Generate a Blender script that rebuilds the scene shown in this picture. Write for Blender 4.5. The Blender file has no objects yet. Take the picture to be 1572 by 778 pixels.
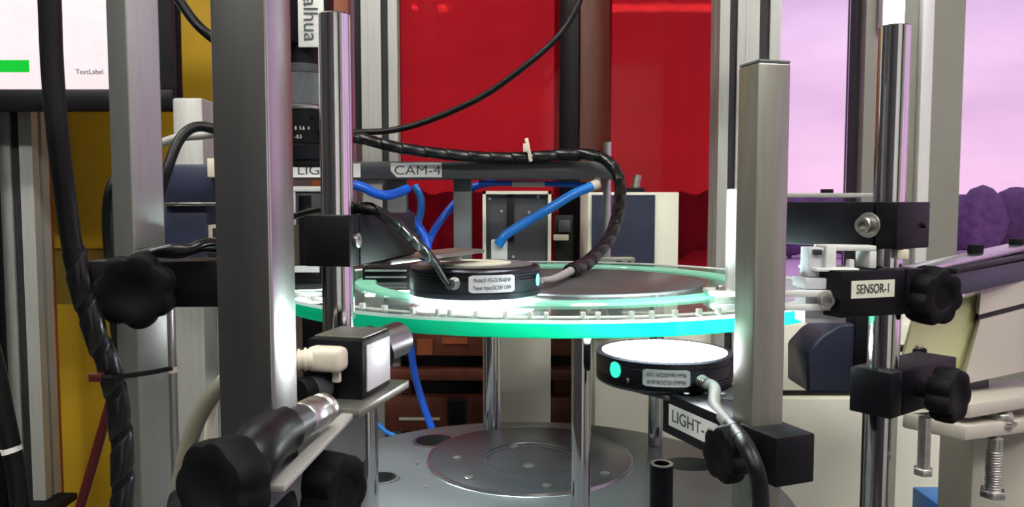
import bpy, bmesh, math, random
from mathutils import Vector, Matrix
random.seed(7)
PI = math.pi
sc = bpy.context.scene
COL = sc.collection

# ------------------------------------------------------------------ camera, world, exposure
F = 1200.0                                   # focal length in pixels of the 1572 wide frame
CAMZ = 1.40
PITCH = math.atan(79.0 / F)
cd = bpy.data.cameras.new('camera')
cd.sensor_width = 36.0
cd.lens = 36.0 * F / 1572.0
cd.clip_start = 0.02
cd.clip_end = 400
cam = bpy.data.objects.new('camera', cd)
cam.location = (0, 0, CAMZ)
cam.rotation_euler = (PI / 2 - PITCH, 0, 0)
COL.objects.link(cam)
sc.camera = cam
sc.view_settings.view_transform = 'Standard'
sc.view_settings.look = 'None'
sc.view_settings.gamma = 1
sc.view_settings.exposure = 0.0
sc.view_settings.use_curve_mapping = False
sc.cycles.max_bounces = 8
sc.cycles.transparent_max_bounces = 16
sc.cycles.caustics_reflective = False
sc.cycles.caustics_refractive = False
sc.cycles.sample_clamp_indirect = 4.0

wd = bpy.data.worlds.new('dusk_sky')
sc.world = wd
wd.use_nodes = True
nt = wd.node_tree
nt.nodes.clear()
wo = nt.nodes.new('ShaderNodeOutputWorld')
bg = nt.nodes.new('ShaderNodeBackground')
tc = nt.nodes.new('ShaderNodeTexCoord')
sp = nt.nodes.new('ShaderNodeSeparateXYZ')
rp = nt.nodes.new('ShaderNodeValToRGB')
rp.color_ramp.elements[0].position = 0.0
rp.color_ramp.elements[0].color = (0.82, 0.50, 0.74, 1)
rp.color_ramp.elements[1].position = 0.45
rp.color_ramp.elements[1].color = (0.70, 0.56, 0.84, 1)
mp = nt.nodes.new('ShaderNodeMapping')
mp.inputs['Scale'].default_value = (2.2, 2.2, 7.0)
nz = nt.nodes.new('ShaderNodeTexNoise')
nz.inputs['Scale'].default_value = 1.6
nz.inputs['Detail'].default_value = 5
cr = nt.nodes.new('ShaderNodeValToRGB')
cr.color_ramp.elements[0].position = 0.35
cr.color_ramp.elements[0].color = (0.84, 0.82, 0.86, 1)
cr.color_ramp.elements[1].position = 0.68
cr.color_ramp.elements[1].color = (1.12, 1.14, 1.08, 1)
mx = nt.nodes.new('ShaderNodeMix')
mx.data_type = 'RGBA'
mx.blend_type = 'MULTIPLY'
mx.inputs['Factor'].default_value = 1.0
L = nt.links.new
L(tc.outputs['Generated'], sp.inputs[0])
L(sp.outputs['Z'], rp.inputs[0])
L(tc.outputs['Generated'], mp.inputs[0])
L(mp.outputs[0], nz.inputs['Vector'])
L(nz.outputs[0], cr.inputs[0])
L(rp.outputs[0], mx.inputs[6])
L(cr.outputs[0], mx.inputs[7])
L(mx.outputs[2], bg.inputs[0])
bg.inputs[1].default_value = 1.2
L(bg.outputs[0], wo.inputs[0])

# ------------------------------------------------------------------ materials
MATS = {}


def srgb(r, g, b):
    f = lambda c: (c / 255 / 12.92) if c / 255 <= 0.04045 else ((c / 255 + 0.055) / 1.055) ** 2.4
    return (f(r), f(g), f(b), 1)


def mat(name, col, rough=0.5, metal=0.0, emit=None, es=1.0, var=0.12, nscale=40.0, stretch=(1, 1, 1), bump=0.0, spec=0.5, alpha=1.0):
    m = bpy.data.materials.new(name)
    m.use_nodes = True
    n = m.node_tree
    b = n.nodes['Principled BSDF']
    b.inputs['Roughness'].default_value = rough
    b.inputs['Metallic'].default_value = metal
    b.inputs['Specular IOR Level'].default_value = spec
    b.inputs['Alpha'].default_value = alpha
    tcn = n.nodes.new('ShaderNodeTexCoord')
    mpn = n.nodes.new('ShaderNodeMapping')
    mpn.inputs['Scale'].default_value = stretch
    noi = n.nodes.new('ShaderNodeTexNoise')
    noi.inputs['Scale'].default_value = nscale
    noi.inputs['Detail'].default_value = 3
    rmp = n.nodes.new('ShaderNodeValToRGB')
    c = col if len(col) == 4 else (*col, 1)
    rmp.color_ramp.elements[0].position = 0.3
    rmp.color_ramp.elements[1].position = 0.7
    rmp.color_ramp.elements[0].color = (*[v * (1 - var) for v in c[:3]], 1)
    rmp.color_ramp.elements[1].color = (*[min(1, v * (1 + var)) for v in c[:3]], 1)
    n.links.new(tcn.outputs['Object'], mpn.inputs[0])
    n.links.new(mpn.outputs[0], noi.inputs['Vector'])
    n.links.new(noi.outputs[0], rmp.inputs[0])
    n.links.new(rmp.outputs[0], b.inputs['Base Color'])
    if bump:
        bp = n.nodes.new('ShaderNodeBump')
        bp.inputs['Strength'].default_value = bump
        bp.inputs['Distance'].default_value = 0.001
        n.links.new(noi.outputs[0], bp.inputs['Height'])
        n.links.new(bp.outputs[0], b.inputs['Normal'])
    if emit:
        b.inputs['Emission Color'].default_value = emit if len(emit) == 4 else (*emit, 1)
        b.inputs['Emission Strength'].default_value = es
    MATS[name] = m
    return m


def sheet_mat(name, tint, gloss=0.06, rough=0.03, haze=None, hazef=0.0):
    m = bpy.data.materials.new(name)
    m.use_nodes = True
    n = m.node_tree
    n.nodes.clear()
    o = n.nodes.new('ShaderNodeOutputMaterial')
    t = n.nodes.new('ShaderNodeBsdfTransparent')
    t.inputs[0].default_value = (*tint, 1)
    g = n.nodes.new('ShaderNodeBsdfGlossy')
    g.inputs['Roughness'].default_value = rough
    fr = n.nodes.new('ShaderNodeFresnel')
    fr.inputs[0].default_value = 1.35
    mxs = n.nodes.new('ShaderNodeMixShader')
    mth = n.nodes.new('ShaderNodeMath')
    mth.operation = 'MULTIPLY'
    mth.inputs[1].default_value = gloss
    n.links.new(fr.outputs[0], mth.inputs[0])
    n.links.new(mth.outputs[0], mxs.inputs[0])
    if haze:
        d = n.nodes.new('ShaderNodeBsdfDiffuse')
        d.inputs[0].default_value = (*haze, 1)
        m2 = n.nodes.new('ShaderNodeMixShader')
        nz2 = n.nodes.new('ShaderNodeTexNoise')
        nz2.inputs['Scale'].default_value = 6
        mm = n.nodes.new('ShaderNodeMath')
        mm.operation = 'MULTIPLY'
        mm.inputs[1].default_value = hazef * 2
        n.links.new(nz2.outputs[0], mm.inputs[0])
        n.links.new(mm.outputs[0], m2.inputs[0])
        n.links.new(t.outputs[0], m2.inputs[1])
        n.links.new(d.outputs[0], m2.inputs[2])
        n.links.new(m2.outputs[0], mxs.inputs[1])
    else:
        n.links.new(t.outputs[0], mxs.inputs[1])
    n.links.new(g.outputs[0], mxs.inputs[2])
    n.links.new(mxs.outputs[0], o.inputs[0])
    MATS[name] = m
    return m


mat('chrome', (0.72, 0.72, 0.74), 0.10, 1.0, var=0.03, nscale=8)
mat('steel', (0.55, 0.55, 0.56), 0.28, 1.0, var=0.1, nscale=60)
mat('bolt_steel', (0.62, 0.61, 0.58), 0.32, 1.0, var=0.15, nscale=120)
mat('brushed_aluminium', (0.50, 0.50, 0.49), 0.26, 1.0, var=0.03, nscale=60, stretch=(6, 6, 0.25))
mat('satin_aluminium', (0.44, 0.46, 0.43), 0.40, 0.86, var=0.04, nscale=60, stretch=(5, 5, 0.3))
mat('anodised_aluminium', (0.33, 0.33, 0.29), 0.36, 0.8, var=0.06, nscale=60, stretch=(5, 5, 0.3))
mat('profile_aluminium', (0.42, 0.42, 0.40), 0.45, 0.35, var=0.06, nscale=50, stretch=(5, 5, 0.3))
mat('black_anodised', (0.004, 0.004, 0.006), 0.42, 0.0, var=0.3, nscale=120, bump=0.02, spec=0.16)
mat('black_plastic', (0.003, 0.003, 0.004), 0.62, 0.0, var=0.3, nscale=150, bump=0.05, spec=0.11)
mat('black_rubber', (0.004, 0.004, 0.005), 0.40, 0.0, var=0.2, nscale=100, spec=0.25)
mat('slot_rubber', (0.006, 0.006, 0.007), 0.7, 0.0)
mat('spiral_black', (0.006, 0.006, 0.007), 0.25, 0.0, var=0.2, spec=0.45)
mat('dark_grey_paint', (0.045, 0.047, 0.055), 0.40, 0.0, var=0.1)
mat('mid_grey_paint', (0.13, 0.14, 0.15), 0.42, 0.0, var=0.1)
mat('plate_black', (0.070, 0.068, 0.072), 0.36, 0.0, var=0.15, nscale=15, spec=0.7)
mat('turntable_black', (0.028, 0.026, 0.030), 0.32, 0.0, var=0.15, nscale=15, spec=0.5)  # darker than the plate: its dark reflections are put into the colour
mat('navy_paint', (0.018, 0.022, 0.05), 0.4, 0.0, var=0.1)
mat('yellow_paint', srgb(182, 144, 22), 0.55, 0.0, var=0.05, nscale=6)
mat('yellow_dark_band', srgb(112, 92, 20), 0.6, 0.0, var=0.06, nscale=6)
mat('orange_wood', srgb(150, 76, 42), 0.5, 0.0, var=0.15, nscale=12, stretch=(8, 8, 0.6))
mat('brown_wood', srgb(92, 42, 26), 0.5, 0.0, var=0.2, nscale=14, stretch=(8, 8, 0.6))
mat('feeder_paint', srgb(186, 180, 168), 0.5, 0.0, var=0.03, nscale=5)
mat('feeder_yellow', srgb(196, 196, 150), 0.5, 0.0, var=0.03, nscale=5)
mat('pillar_paint', srgb(148, 148, 138), 0.6, 0.0, var=0.03, nscale=5)
mat('cream_paint', srgb(226, 225, 208), 0.5, 0.0, var=0.03, nscale=5)
mat('wall_paint', srgb(200, 198, 182), 0.8, 0.0, var=0.04, nscale=3)
mat('dark_wall_paint', (0.05, 0.05, 0.055), 0.8, 0.0, var=0.1, nscale=3)
mat('floor_paint', srgb(120, 118, 112), 0.4, 0.0, var=0.08, nscale=3)
mat('white_paint', srgb(235, 235, 235), 0.45, 0.0, var=0.02)
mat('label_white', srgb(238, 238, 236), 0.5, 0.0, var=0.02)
mat('label_ivory', srgb(222, 222, 205), 0.5, 0.0, var=0.02)
mat('label_silver', srgb(222, 222, 230), 0.4, 0.0, var=0.03)
mat('ring_black', (0.075, 0.075, 0.095), 0.30, 1.0, var=0.1, nscale=60)
mat('ink', (0.01, 0.01, 0.012), 0.6)
mat('grey_ink', srgb(70, 72, 78), 0.6)
mat('blue_tube', (0.01, 0.12, 0.75), 0.25, 0.0, var=0.15, nscale=30)
mat('bright_blue_tube', (0.015, 0.22, 0.80), 0.25, 0.0, var=0.1, nscale=30)
mat('blue_paint', srgb(30, 110, 190), 0.4)
mat('grey_cable', srgb(120, 116, 104), 0.5, 0.0, var=0.06)
mat('light_grey_cable', srgb(170, 168, 165), 0.4, 0.0, var=0.06)
mat('cream_plastic', srgb(222, 212, 196), 0.4, 0.0, var=0.03)
mat('dark_red_cable', srgb(70, 16, 14), 0.4)
mat('red_plastic', srgb(190, 20, 28), 0.4)
mat('rim_green', (0.0, 0.62, 0.36), 0.25, 0.0, var=0.12, nscale=10)
mat('frosted_edge', (0.72, 0.84, 0.80), 0.35, 0.0, var=0.1, nscale=30)
mat('lens_coat', (0.02, 0.02, 0.05), 0.05, 0.0, spec=1.0)
mat('tree_dark', srgb(92, 68, 106), 0.9, 0.0, var=0.3, nscale=1.5)
mat('lake_water', srgb(225, 190, 222), 0.35, 0.0, var=0.05, nscale=0.2, spec=0.15)  # pink of the reflected sky is put into the base colour
mat('screen_glow', (0.3, 0.3, 0.3), 0.3, 0.0, emit=srgb(226, 205, 212), es=0.95)
mat('screen_green', (0.0, 0.2, 0.02), 0.3, 0.0, emit=srgb(10, 165, 30), es=1.0)
mat('lamp_white', (0.9, 0.9, 0.9), 0.4, 0.0, emit=(0.93, 0.95, 1.0), es=105.0)
mat('lamp_soft', (0.9, 0.9, 0.9), 0.4, 0.0, emit=(0.93, 0.95, 1.0), es=4.0)  # glow painted in for the pillar reflection, not a lamp
mat('tube_lamp_glow', (0.9, 0.9, 0.9), 0.4, 0.0, emit=(0.98, 0.97, 0.90), es=88.0)
mat('led_teal', (0.1, 0.6, 0.5), 0.3, 0.0, emit=srgb(40, 225, 195), es=1.1)
mat('teal_sticker', srgb(120, 225, 220), 0.4, 0.0)
sheet_mat('red_acrylic', (0.59, 0.125, 0.13), 0.6, 0.05, haze=(0.60, 0.012, 0.03), hazef=0.12)
sheet_mat('window_glass', (0.97, 0.96, 0.98), 0.5)
sheet_mat('disc_glass', (0.86, 0.96, 0.92), 1.0, 0.02, haze=(0.75, 0.9, 0.86), hazef=0.10)
sheet_mat('dark_acrylic', (0.16, 0.17, 0.17), 1.0, 0.04)


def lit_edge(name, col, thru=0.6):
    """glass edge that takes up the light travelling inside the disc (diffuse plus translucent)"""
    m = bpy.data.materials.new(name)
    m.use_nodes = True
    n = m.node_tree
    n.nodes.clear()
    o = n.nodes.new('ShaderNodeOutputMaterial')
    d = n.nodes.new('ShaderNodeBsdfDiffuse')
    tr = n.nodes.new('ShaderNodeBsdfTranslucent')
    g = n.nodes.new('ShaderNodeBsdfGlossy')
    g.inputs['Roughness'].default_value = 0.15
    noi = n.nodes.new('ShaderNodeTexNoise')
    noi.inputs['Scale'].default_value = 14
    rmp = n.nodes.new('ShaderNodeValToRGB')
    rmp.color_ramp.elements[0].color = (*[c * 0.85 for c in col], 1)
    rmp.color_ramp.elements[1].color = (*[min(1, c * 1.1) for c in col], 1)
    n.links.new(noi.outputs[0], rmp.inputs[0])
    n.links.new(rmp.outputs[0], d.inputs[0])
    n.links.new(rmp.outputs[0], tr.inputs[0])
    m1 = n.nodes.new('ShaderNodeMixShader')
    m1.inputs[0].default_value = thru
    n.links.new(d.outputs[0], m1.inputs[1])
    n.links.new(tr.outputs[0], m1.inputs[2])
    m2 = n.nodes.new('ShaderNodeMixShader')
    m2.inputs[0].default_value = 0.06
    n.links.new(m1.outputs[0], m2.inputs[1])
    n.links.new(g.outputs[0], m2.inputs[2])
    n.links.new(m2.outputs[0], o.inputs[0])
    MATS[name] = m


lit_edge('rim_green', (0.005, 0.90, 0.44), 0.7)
lit_edge('pale_green_glass', (0.45, 0.92, 0.74), 0.5)
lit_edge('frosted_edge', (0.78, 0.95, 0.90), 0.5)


# ------------------------------------------------------------------ pixel -> place helpers
def P(px, py, Y):
    dx = (px - 786.0) / F
    dy = -(py - 389.0) / F
    cp, s_ = math.cos(PITCH), math.sin(PITCH)
    d = Vector((dx, cp + dy * s_, -s_ + dy * cp))
    return Vector((0, 0, CAMZ)) + d * (Y / d.y)


def S(n, Y):
    return n * Y / F


def Zat(py, Y):
    return P(786, py, Y).z


def catmull(pts, n=8):
    pts = [Vector(p) for p in pts]
    if len(pts) < 3:
        return pts
    q = [pts[0] * 2 - pts[1]] + pts + [pts[-1] * 2 - pts[-2]]
    out = []
    for i in range(1, len(q) - 2):
        a, b, c, d = q[i - 1], q[i], q[i + 1], q[i + 2]
        for k in range(n):
            t = k / n
            out.append(0.5 * ((2 * b) + (c - a) * t + (2 * a - 5 * b + 4 * c - d) * t * t + (3 * b - a - 3 * c + d) * t ** 3))
    out.append(pts[-1])
    return out


def basis(w, up=Vector((0, 0, 1))):
    w = Vector(w).normalized()
    if abs(w.dot(up)) > 0.98:
        up = Vector((0, 1, 0))
    u = up.cross(w).normalized()
    v = w.cross(u).normalized()
    return u, v, w


class B:
    """collects shapes (in world coordinates) for ONE part"""

    def __init__(self):
        self.bm = bmesh.new()

    def _take(self, tmp, M=None):
        me = bpy.data.meshes.new('tmp')
        tmp.to_mesh(me)
        tmp.free()
        if M is not None:
            me.transform(M)
        self.bm.from_mesh(me)
        bpy.data.meshes.remove(me)

    def box(self, c, size, rz=0.0, bevel=0.0, M=None, seg=2):
        t = bmesh.new()
        bmesh.ops.create_cube(t, size=1)
        bmesh.ops.scale(t, vec=size, verts=t.verts)
        if bevel > 0:
            bmesh.ops.bevel(t, geom=t.edges[:], offset=min(bevel, min(size) * 0.45), segments=seg, affect='EDGES', profile=0.5)
        R = Matrix.Rotation(rz, 4, 'Z') if M is None else M
        self._take(t, Matrix.Translation(Vector(c)) @ R)
        return self

    def pbox(self, x0, y0, x1, y1, Y, d, bevel=0.0006):
        c = P((x0 + x1) / 2, (y0 + y1) / 2, Y)
        return self.box((c.x, Y + d / 2, c.z), (S(abs(x1 - x0), Y), d, S(abs(y1 - y0), Y)), bevel=bevel)

    def beam(self, p0, p1, w, h, bevel=0.0006, up=Vector((0, 0, 1))):
        p0, p1 = Vector(p0), Vector(p1)
        u, v, ww = basis(p1 - p0, up)
        M = Matrix((u, v, ww)).transposed().to_4x4()
        return self.box((p0 + p1) / 2, (w, h, (p1 - p0).length), bevel=bevel, M=M)

    def cyl(self, p0, p1, r, r2=None, seg=32, bevel=0.0):
        p0, p1 = Vector(p0), Vector(p1)
        r2 = r if r2 is None else r2
        h = (p1 - p0).length
        b = min(bevel, h * 0.4, r * 0.5)
        if b > 0:
            prof = [(0, 0), (r - b, 0), (r, b), (r2, h - b), (r2 - b, h), (0, h)]
        else:
            prof = [(0, 0), (r, 0), (r2, h), (0, h)]
        return self.lathe(prof, p0, p1 - p0, seg)

    def lathe(self, prof, base, axis=(0, 0, 1), seg=48, closed=False):
        u, v, w = basis(axis)
        base = Vector(base)
        bm = self.bm
        rings = []
        for r, h in prof:
            if r < 1e-7:
                rings.append([bm.verts.new(base + w * h)])
            else:
                rings.append([bm.verts.new(base + w * h + (u * math.cos(2 * PI * i / seg) + v * math.sin(2 * PI * i / seg)) * r) for i in range(seg)])
        pairs = list(zip(rings, rings[1:]))
        if closed:
            pairs.append((rings[-1], rings[0]))
        for a, b in pairs:
            if len(a) == 1 and len(b) == 1:
                continue
            for i in range(seg):
                j = (i + 1) % seg
                if len(a) == 1:
                    bm.faces.new((a[0], b[j], b[i]))
                elif len(b) == 1:
                    bm.faces.new((a[i], a[j], b[0]))
                else:
                    bm.faces.new((a[i], a[j], b[j], b[i]))
        return self

    def tube(self, pts, r, seg=14, smooth=8, taper=None):
        path = catmull(pts, smooth)
        bm = self.bm
        n = len(path)
        tang = []
        for i in range(n):
            t = path[min(i + 1, n - 1)] - path[max(i - 1, 0)]
            tang.append(t.normalized())
        u, v, w = basis(tang[0])
        rings = []
        for i in range(n):
            t = tang[i]
            u = (u - t * u.dot(t)).normalized()
            v = t.cross(u)
            rr = r if taper is None else r * (taper[0] + (taper[1] - taper[0]) * i / (n - 1))
            rings.append([bm.verts.new(path[i] + (u * math.cos(2 * PI * k / seg) + v * math.sin(2 * PI * k / seg)) * rr) for k in range(seg)])
        for a, b in zip(rings, rings[1:]):
            for k in range(seg):
                j = (k + 1) % seg
                bm.faces.new((a[k], a[j], b[j], b[k]))
        bm.faces.new(rings[0][::-1])
        bm.faces.new(rings[-1])
        return self

    def helix_band(self, pts, r, pitch, band, thick=0.0006, smooth=10):
        """a flat ribbon wound round the cable path"""
        path = catmull(pts, smooth)
        # arc-length resample
        d = [0]
        for a, b in zip(path, path[1:]):
            d.append(d[-1] + (b - a).length)
        total = d[-1]

        def at(s):
            for i in range(len(d) - 1):
                if d[i + 1] >= s:
                    f = (s - d[i]) / max(1e-9, d[i + 1] - d[i])
                    return path[i].lerp(path[i + 1], f), (path[i + 1] - path[i]).normalized()
            return path[-1], (path[-1] - path[-2]).normalized()
        bm = self.bm
        steps = max(8, int(total / pitch * 14))
        u, v, w = basis(at(0)[1])
        prev = None
        for i in range(steps + 1):
            s = total * i / steps
            c, t = at(s)
            u = (u - t * u.dot(t)).normalized()
            v = t.cross(u)
            a = 2 * PI * s / pitch
            o = u * math.cos(a) + v * math.sin(a)
            row = [bm.verts.new(c + o * (r * 0.96) - t * band / 2), bm.verts.new(c + o * (r + thick) - t * band * 0.42),
                   bm.verts.new(c + o * (r + thick) + t * band * 0.42), bm.verts.new(c + o * (r * 0.96) + t * band / 2)]
            if prev:
                for k in range(3):
                    bm.faces.new((prev[k], prev[k + 1], row[k + 1], row[k]))
            prev = row
        return self

    def prism(self, outline, depth, M=None, bevel=0.0):
        """outline in local xy, extruded along +z by depth, then moved by M"""
        t = bmesh.new()
        vs = [t.verts.new((x, y, 0)) for x, y in outline]
        f = t.faces.new(vs)
        r = bmesh.ops.extrude_face_region(t, geom=[f])
        bmesh.ops.translate(t, vec=(0, 0, depth), verts=[g for g in r['geom'] if isinstance(g, bmesh.types.BMVert)])
        bmesh.ops.recalc_face_normals(t, faces=t.faces)
        if bevel > 0:
            bmesh.ops.bevel(t, geom=t.edges[:], offset=bevel, segments=1, affect='EDGES')
        self._take(t, M)
        return self

    def holed(self, outline, holes, z0, z1):
        t = bmesh.new()
        edges = []
        for lp in [outline] + holes:
            vs = [t.verts.new((x, y, z1)) for x, y in lp]
            for i in range(len(vs)):
                edges.append(t.edges.new((vs[i], vs[(i + 1) % len(vs)])))
        bmesh.ops.triangle_fill(t, edges=edges, use_beauty=True)
        r = bmesh.ops.extrude_face_region(t, geom=t.faces[:])
        bmesh.ops.translate(t, vec=(0, 0, z0 - z1), verts=[g for g in r['geom'] if isinstance(g, bmesh.types.BMVert)])
        bmesh.ops.recalc_face_normals(t, faces=t.faces)
        self._take(t)
        return self

    def hexa(self, a, b):
        """a, b: four corners each (same winding) of two opposite faces"""
        bm = self.bm
        va = [bm.verts.new(p) for p in a]
        vb = [bm.verts.new(p) for p in b]
        bm.faces.new(va)
        bm.faces.new(vb[::-1])
        for i in range(4):
            j = (i + 1) % 4
            bm.faces.new((va[i], vb[i], vb[j], va[j]))
        return self

    def knob(self, c, axis, R, depth, lobes=7, amp=0.08, up=Vector((0, 0, 1)), phase=0.0):
        u, v, w = basis(axis, up)
        c = Vector(c)
        bm = self.bm
        seg = lobes * 10
        prof = [(0.0, 0.0), (0.80, 0.0), (0.93, 0.06), (0.98, 0.2), (1.0, 0.55), (0.98, 0.85), (0.90, 0.97), (0.78, 1.0), (0.45, 0.97), (0.40, 0.93), (0, 0.92)]
        rings = []
        for r, h in prof:
            if r == 0:
                rings.append([bm.verts.new(c + w * h * depth)])
                continue
            ring = []
            for i in range(seg):
                a = 2 * PI * i / seg
                k = abs(math.cos((a + phase) * lobes / 2)) ** 0.9
                m = 1 - 2 * amp * (1 - k) * (1 if r > 0.6 else 0)
                ring.append(bm.verts.new(c + w * h * depth + (u * math.cos(a) + v * math.sin(a)) * R * r * m))
            rings.append(ring)
        for a, b in zip(rings, rings[1:]):
            for i in range(seg):
                j = (i + 1) % seg
                if len(a) == 1:
                    bm.faces.new((a[0], b[j], b[i]))
                elif len(b) == 1:
                    bm.faces.new((a[i], a[j], b[0]))
                else:
                    bm.faces.new((a[i], a[j], b[j], b[i]))
        return self

    def hexbolt(self, p, axis, r, h):
        u, v, w = basis(axis)
        M = Matrix((u, v, w)).transposed().to_4x4()
        self.prism([(r * math.cos(PI / 3 * i), r * math.sin(PI / 3 * i)) for i in range(6)], h, Matrix.Translation(Vector(p)) @ M, bevel=h * 0.08)
        return self

    def socket(self, p, axis, r, h):
        """socket cap head with a hexagonal recess"""
        u, v, w = basis(axis)
        self.lathe([(0, 0), (r, 0), (r, h * 0.9), (r * 0.92, h), (r * 0.55, h), (r * 0.55, h * 0.45), (0, h * 0.45)], p, axis, 24)
        return self

    def text(self, s, size, M, extrude=0.00015, warp=None, align='CENTER', sx=1.0):
        cu = bpy.data.curves.new('t', 'FONT')
        cu.body = s
        cu.size = size
        cu.extrude = extrude
        cu.align_x = align
        cu.align_y = 'CENTER'
        o = bpy.data.objects.new('t', cu)
        COL.objects.link(o)
        dg = bpy.context.evaluated_depsgraph_get()
        me = bpy.data.meshes.new_from_object(o.evaluated_get(dg))
        bpy.data.objects.remove(o)
        bpy.data.curves.remove(cu)
        for vt in me.vertices:
            vt.co.x *= sx
        if warp:
            for vt in me.vertices:
                vt.co = warp(vt.co)
        else:
            me.transform(M)
        self.bm.from_mesh(me)
        bpy.data.meshes.remove(me)
        return self

    def obj(self, name, material, parent=None, smooth=True, label=None):
        me = bpy.data.meshes.new(name)
        bm = self.bm
        bmesh.ops.recalc_face_normals(bm, faces=bm.faces) if smooth != 'keep' else None
        org = Vector((0, 0, 0))
        if parent is None:
            # origin at the bottom centre of the mesh
            xs = [v.co.x for v in bm.verts]
            ys = [v.co.y for v in bm.verts]
            zs = [v.co.z for v in bm.verts]
            org = Vector(((min(xs) + max(xs)) / 2, (min(ys) + max(ys)) / 2, min(zs)))
        else:
            q = parent
            while q is not None:
                org = org + q.location
                q = q.parent
        bmesh.ops.translate(bm, vec=-org, verts=bm.verts)
        bm.to_mesh(me)
        bm.free()
        me.materials.append(MATS[material])
        for p in me.polygons:
            p.use_smooth = True
        me.set_sharp_from_angle(angle=math.radians(38))
        o = bpy.data.objects.new(name, me)
        COL.objects.link(o)
        if parent is None:
            o.location = org
        else:
            o.parent = parent
        if label:
            o['label'] = label
        return o


def thing(name, label, cat, loc, group=None):
    o = bpy.data.objects.new(name, None)
    o.empty_display_size = 0.02
    COL.objects.link(o)
    o.location = loc
    o['label'] = label
    o['category'] = cat
    if group:
        o['group'] = group
    return o


def tag(o, label, cat, group=None):
    o['label'] = label
    o['category'] = cat
    if group:
        o['group'] = group
    return o


def struct(o, label=None):
    o['kind'] = 'structure'
    if label:
        o['label'] = label
    return o


def frame(c, right, up):
    """matrix whose x is right, y is up, z is the outward normal"""
    r = Vector(right).normalized()
    n = r.cross(Vector(up)).normalized()
    u = n.cross(r).normalized()
    M = Matrix((r, u, n)).transposed().to_4x4()
    return Matrix.Translation(Vector(c)) @ M


TABLE = 0.94

# ------------------------------------------------------------------ the room
XL, XR, YF, YB, ZC = -2.3, 2.7, -2.6, 2.2, 2.8
struct(B().box(((XL + XR) / 2, (YF + YB) / 2, -0.05), (XR - XL + 0.3, YB - YF + 0.3, 0.1)).obj('floor', 'floor_paint'), 'grey painted workshop floor')
struct(B().box(((XL + XR) / 2, (YF + YB) / 2, ZC + 0.05), (XR - XL + 0.3, YB - YF + 0.3, 0.1)).obj('ceiling', 'wall_paint'), 'pale ceiling')
struct(B().box((XL - 0.05, (YF + YB) / 2, ZC / 2), (0.1, YB - YF, ZC)).obj('wall_left', 'dark_wall_paint'), 'dark side wall')
wr = B()
for (ya, yb, za, zb) in ((YF, -1.3, 0, ZC), (-1.3, 1.9, 0, 0.9), (-1.3, 1.9, 2.6, ZC), (1.9, YB, 0, ZC)):
    wr.box((XR + 0.05, (ya + yb) / 2, (za + zb) / 2), (0.1, yb - ya, zb - za))
struct(wr.obj('wall_right', 'wall_paint'), 'pale side wall with a wide window')
t = bpy.data.objects.new('window_3', None)
COL.objects.link(t)
t.location = (XR + 0.05, 0.3, 0.9)
struct(t, 'wide window in the side wall')
B().box((XR + 0.06, 0.3, 1.75), (0.006, 3.18, 1.68)).obj('pane', 'window_glass', t)
fr = B()
for yy in (-1.28, -0.2, 0.85, 1.88):
    fr.box((XR + 0.05, yy, 1.75), (0.05, 0.04, 1.7))
fr.obj('window_frame', 'slot_rubber', t)
struct(B().box(((XL + XR) / 2, YF - 0.05, ZC / 2), (XR - XL, 0.1, ZC)).obj('wall_front', 'dark_wall_paint'), 'dark wall behind the viewer')
t = bpy.data.objects.new('door_1', None)  # unseen pale door, added as a reflector to brighten the chrome rods
COL.objects.link(t)
t.location = (1.0, YF, 0)
struct(t, 'pale double door behind the viewer')
for xx in (0.6, 1.4):
    B().box((xx, YF + 0.02, 1.15), (0.78, 0.04, 2.3), bevel=0.004).obj('door_leaf', 'white_paint', t)
    B().cyl((xx + (0.3 if xx < 1 else -0.3), YF + 0.04, 1.05), (xx + (0.3 if xx < 1 else -0.3), YF + 0.09, 1.05), 0.012, seg=12).obj('handle', 'steel', t)
W1a, W1b = P(560, 300, YB).x, P(1322, 300, YB).x
W2a, W2b = P(1472, 300, YB).x, 2.45
SILL, HEAD = 1.02, 2.6
wb = B()
for (xa, xb, za, zb) in ((XL, W1a, 0, ZC), (W1b, W2a, 0, ZC), (W2b, XR, 0, ZC), (W1a, W1b, 0, SILL), (W1a, W1b, HEAD, ZC), (W2a, W2b, 0, SILL), (W2a, W2b, HEAD, ZC)):
    wb.box(((xa + xb) / 2, YB + 0.06, (za + zb) / 2), (xb - xa, 0.12, zb - za))
struct(wb.obj('wall_back', 'pillar_paint'), 'cream wall with the window openings')
for k, (xa, xb) in enumerate(((W1a, W1b), (W2a, W2b))):
    t = bpy.data.objects.new('window_%d' % (k + 1), None)
    COL.objects.link(t)
    t.location = ((xa + xb) / 2, YB + 0.06, SILL)
    struct(t, 'tall window looking onto a lake at dusk')
    B().box(((xa + xb) / 2, YB + 0.07, (SILL + HEAD) / 2), (xb - xa - 0.03, 0.006, HEAD - SILL - 0.03)).obj('pane', 'window_glass', t)
    fr = B()
    for xx in (xa + 0.007, xb - 0.007):
        fr.box((xx, YB + 0.06, (SILL + HEAD) / 2), (0.014, 0.05, HEAD - SILL))
    for zz in (SILL + 0.012, HEAD - 0.012):
        fr.box(((xa + xb) / 2, YB + 0.06, zz), (xb - xa - 0.028, 0.05, 0.024))
    fr.obj('window_frame', 'slot_rubber', t)
c = P(1410, 300, YB)
struct(B().box((c.x, YB - 0.012, ZC / 2), (S(18, YB), 0.024, ZC - 0.002), bevel=0.004).obj('trim_1', 'white_paint'), 'pale vertical trim on the cream pillar')
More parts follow.
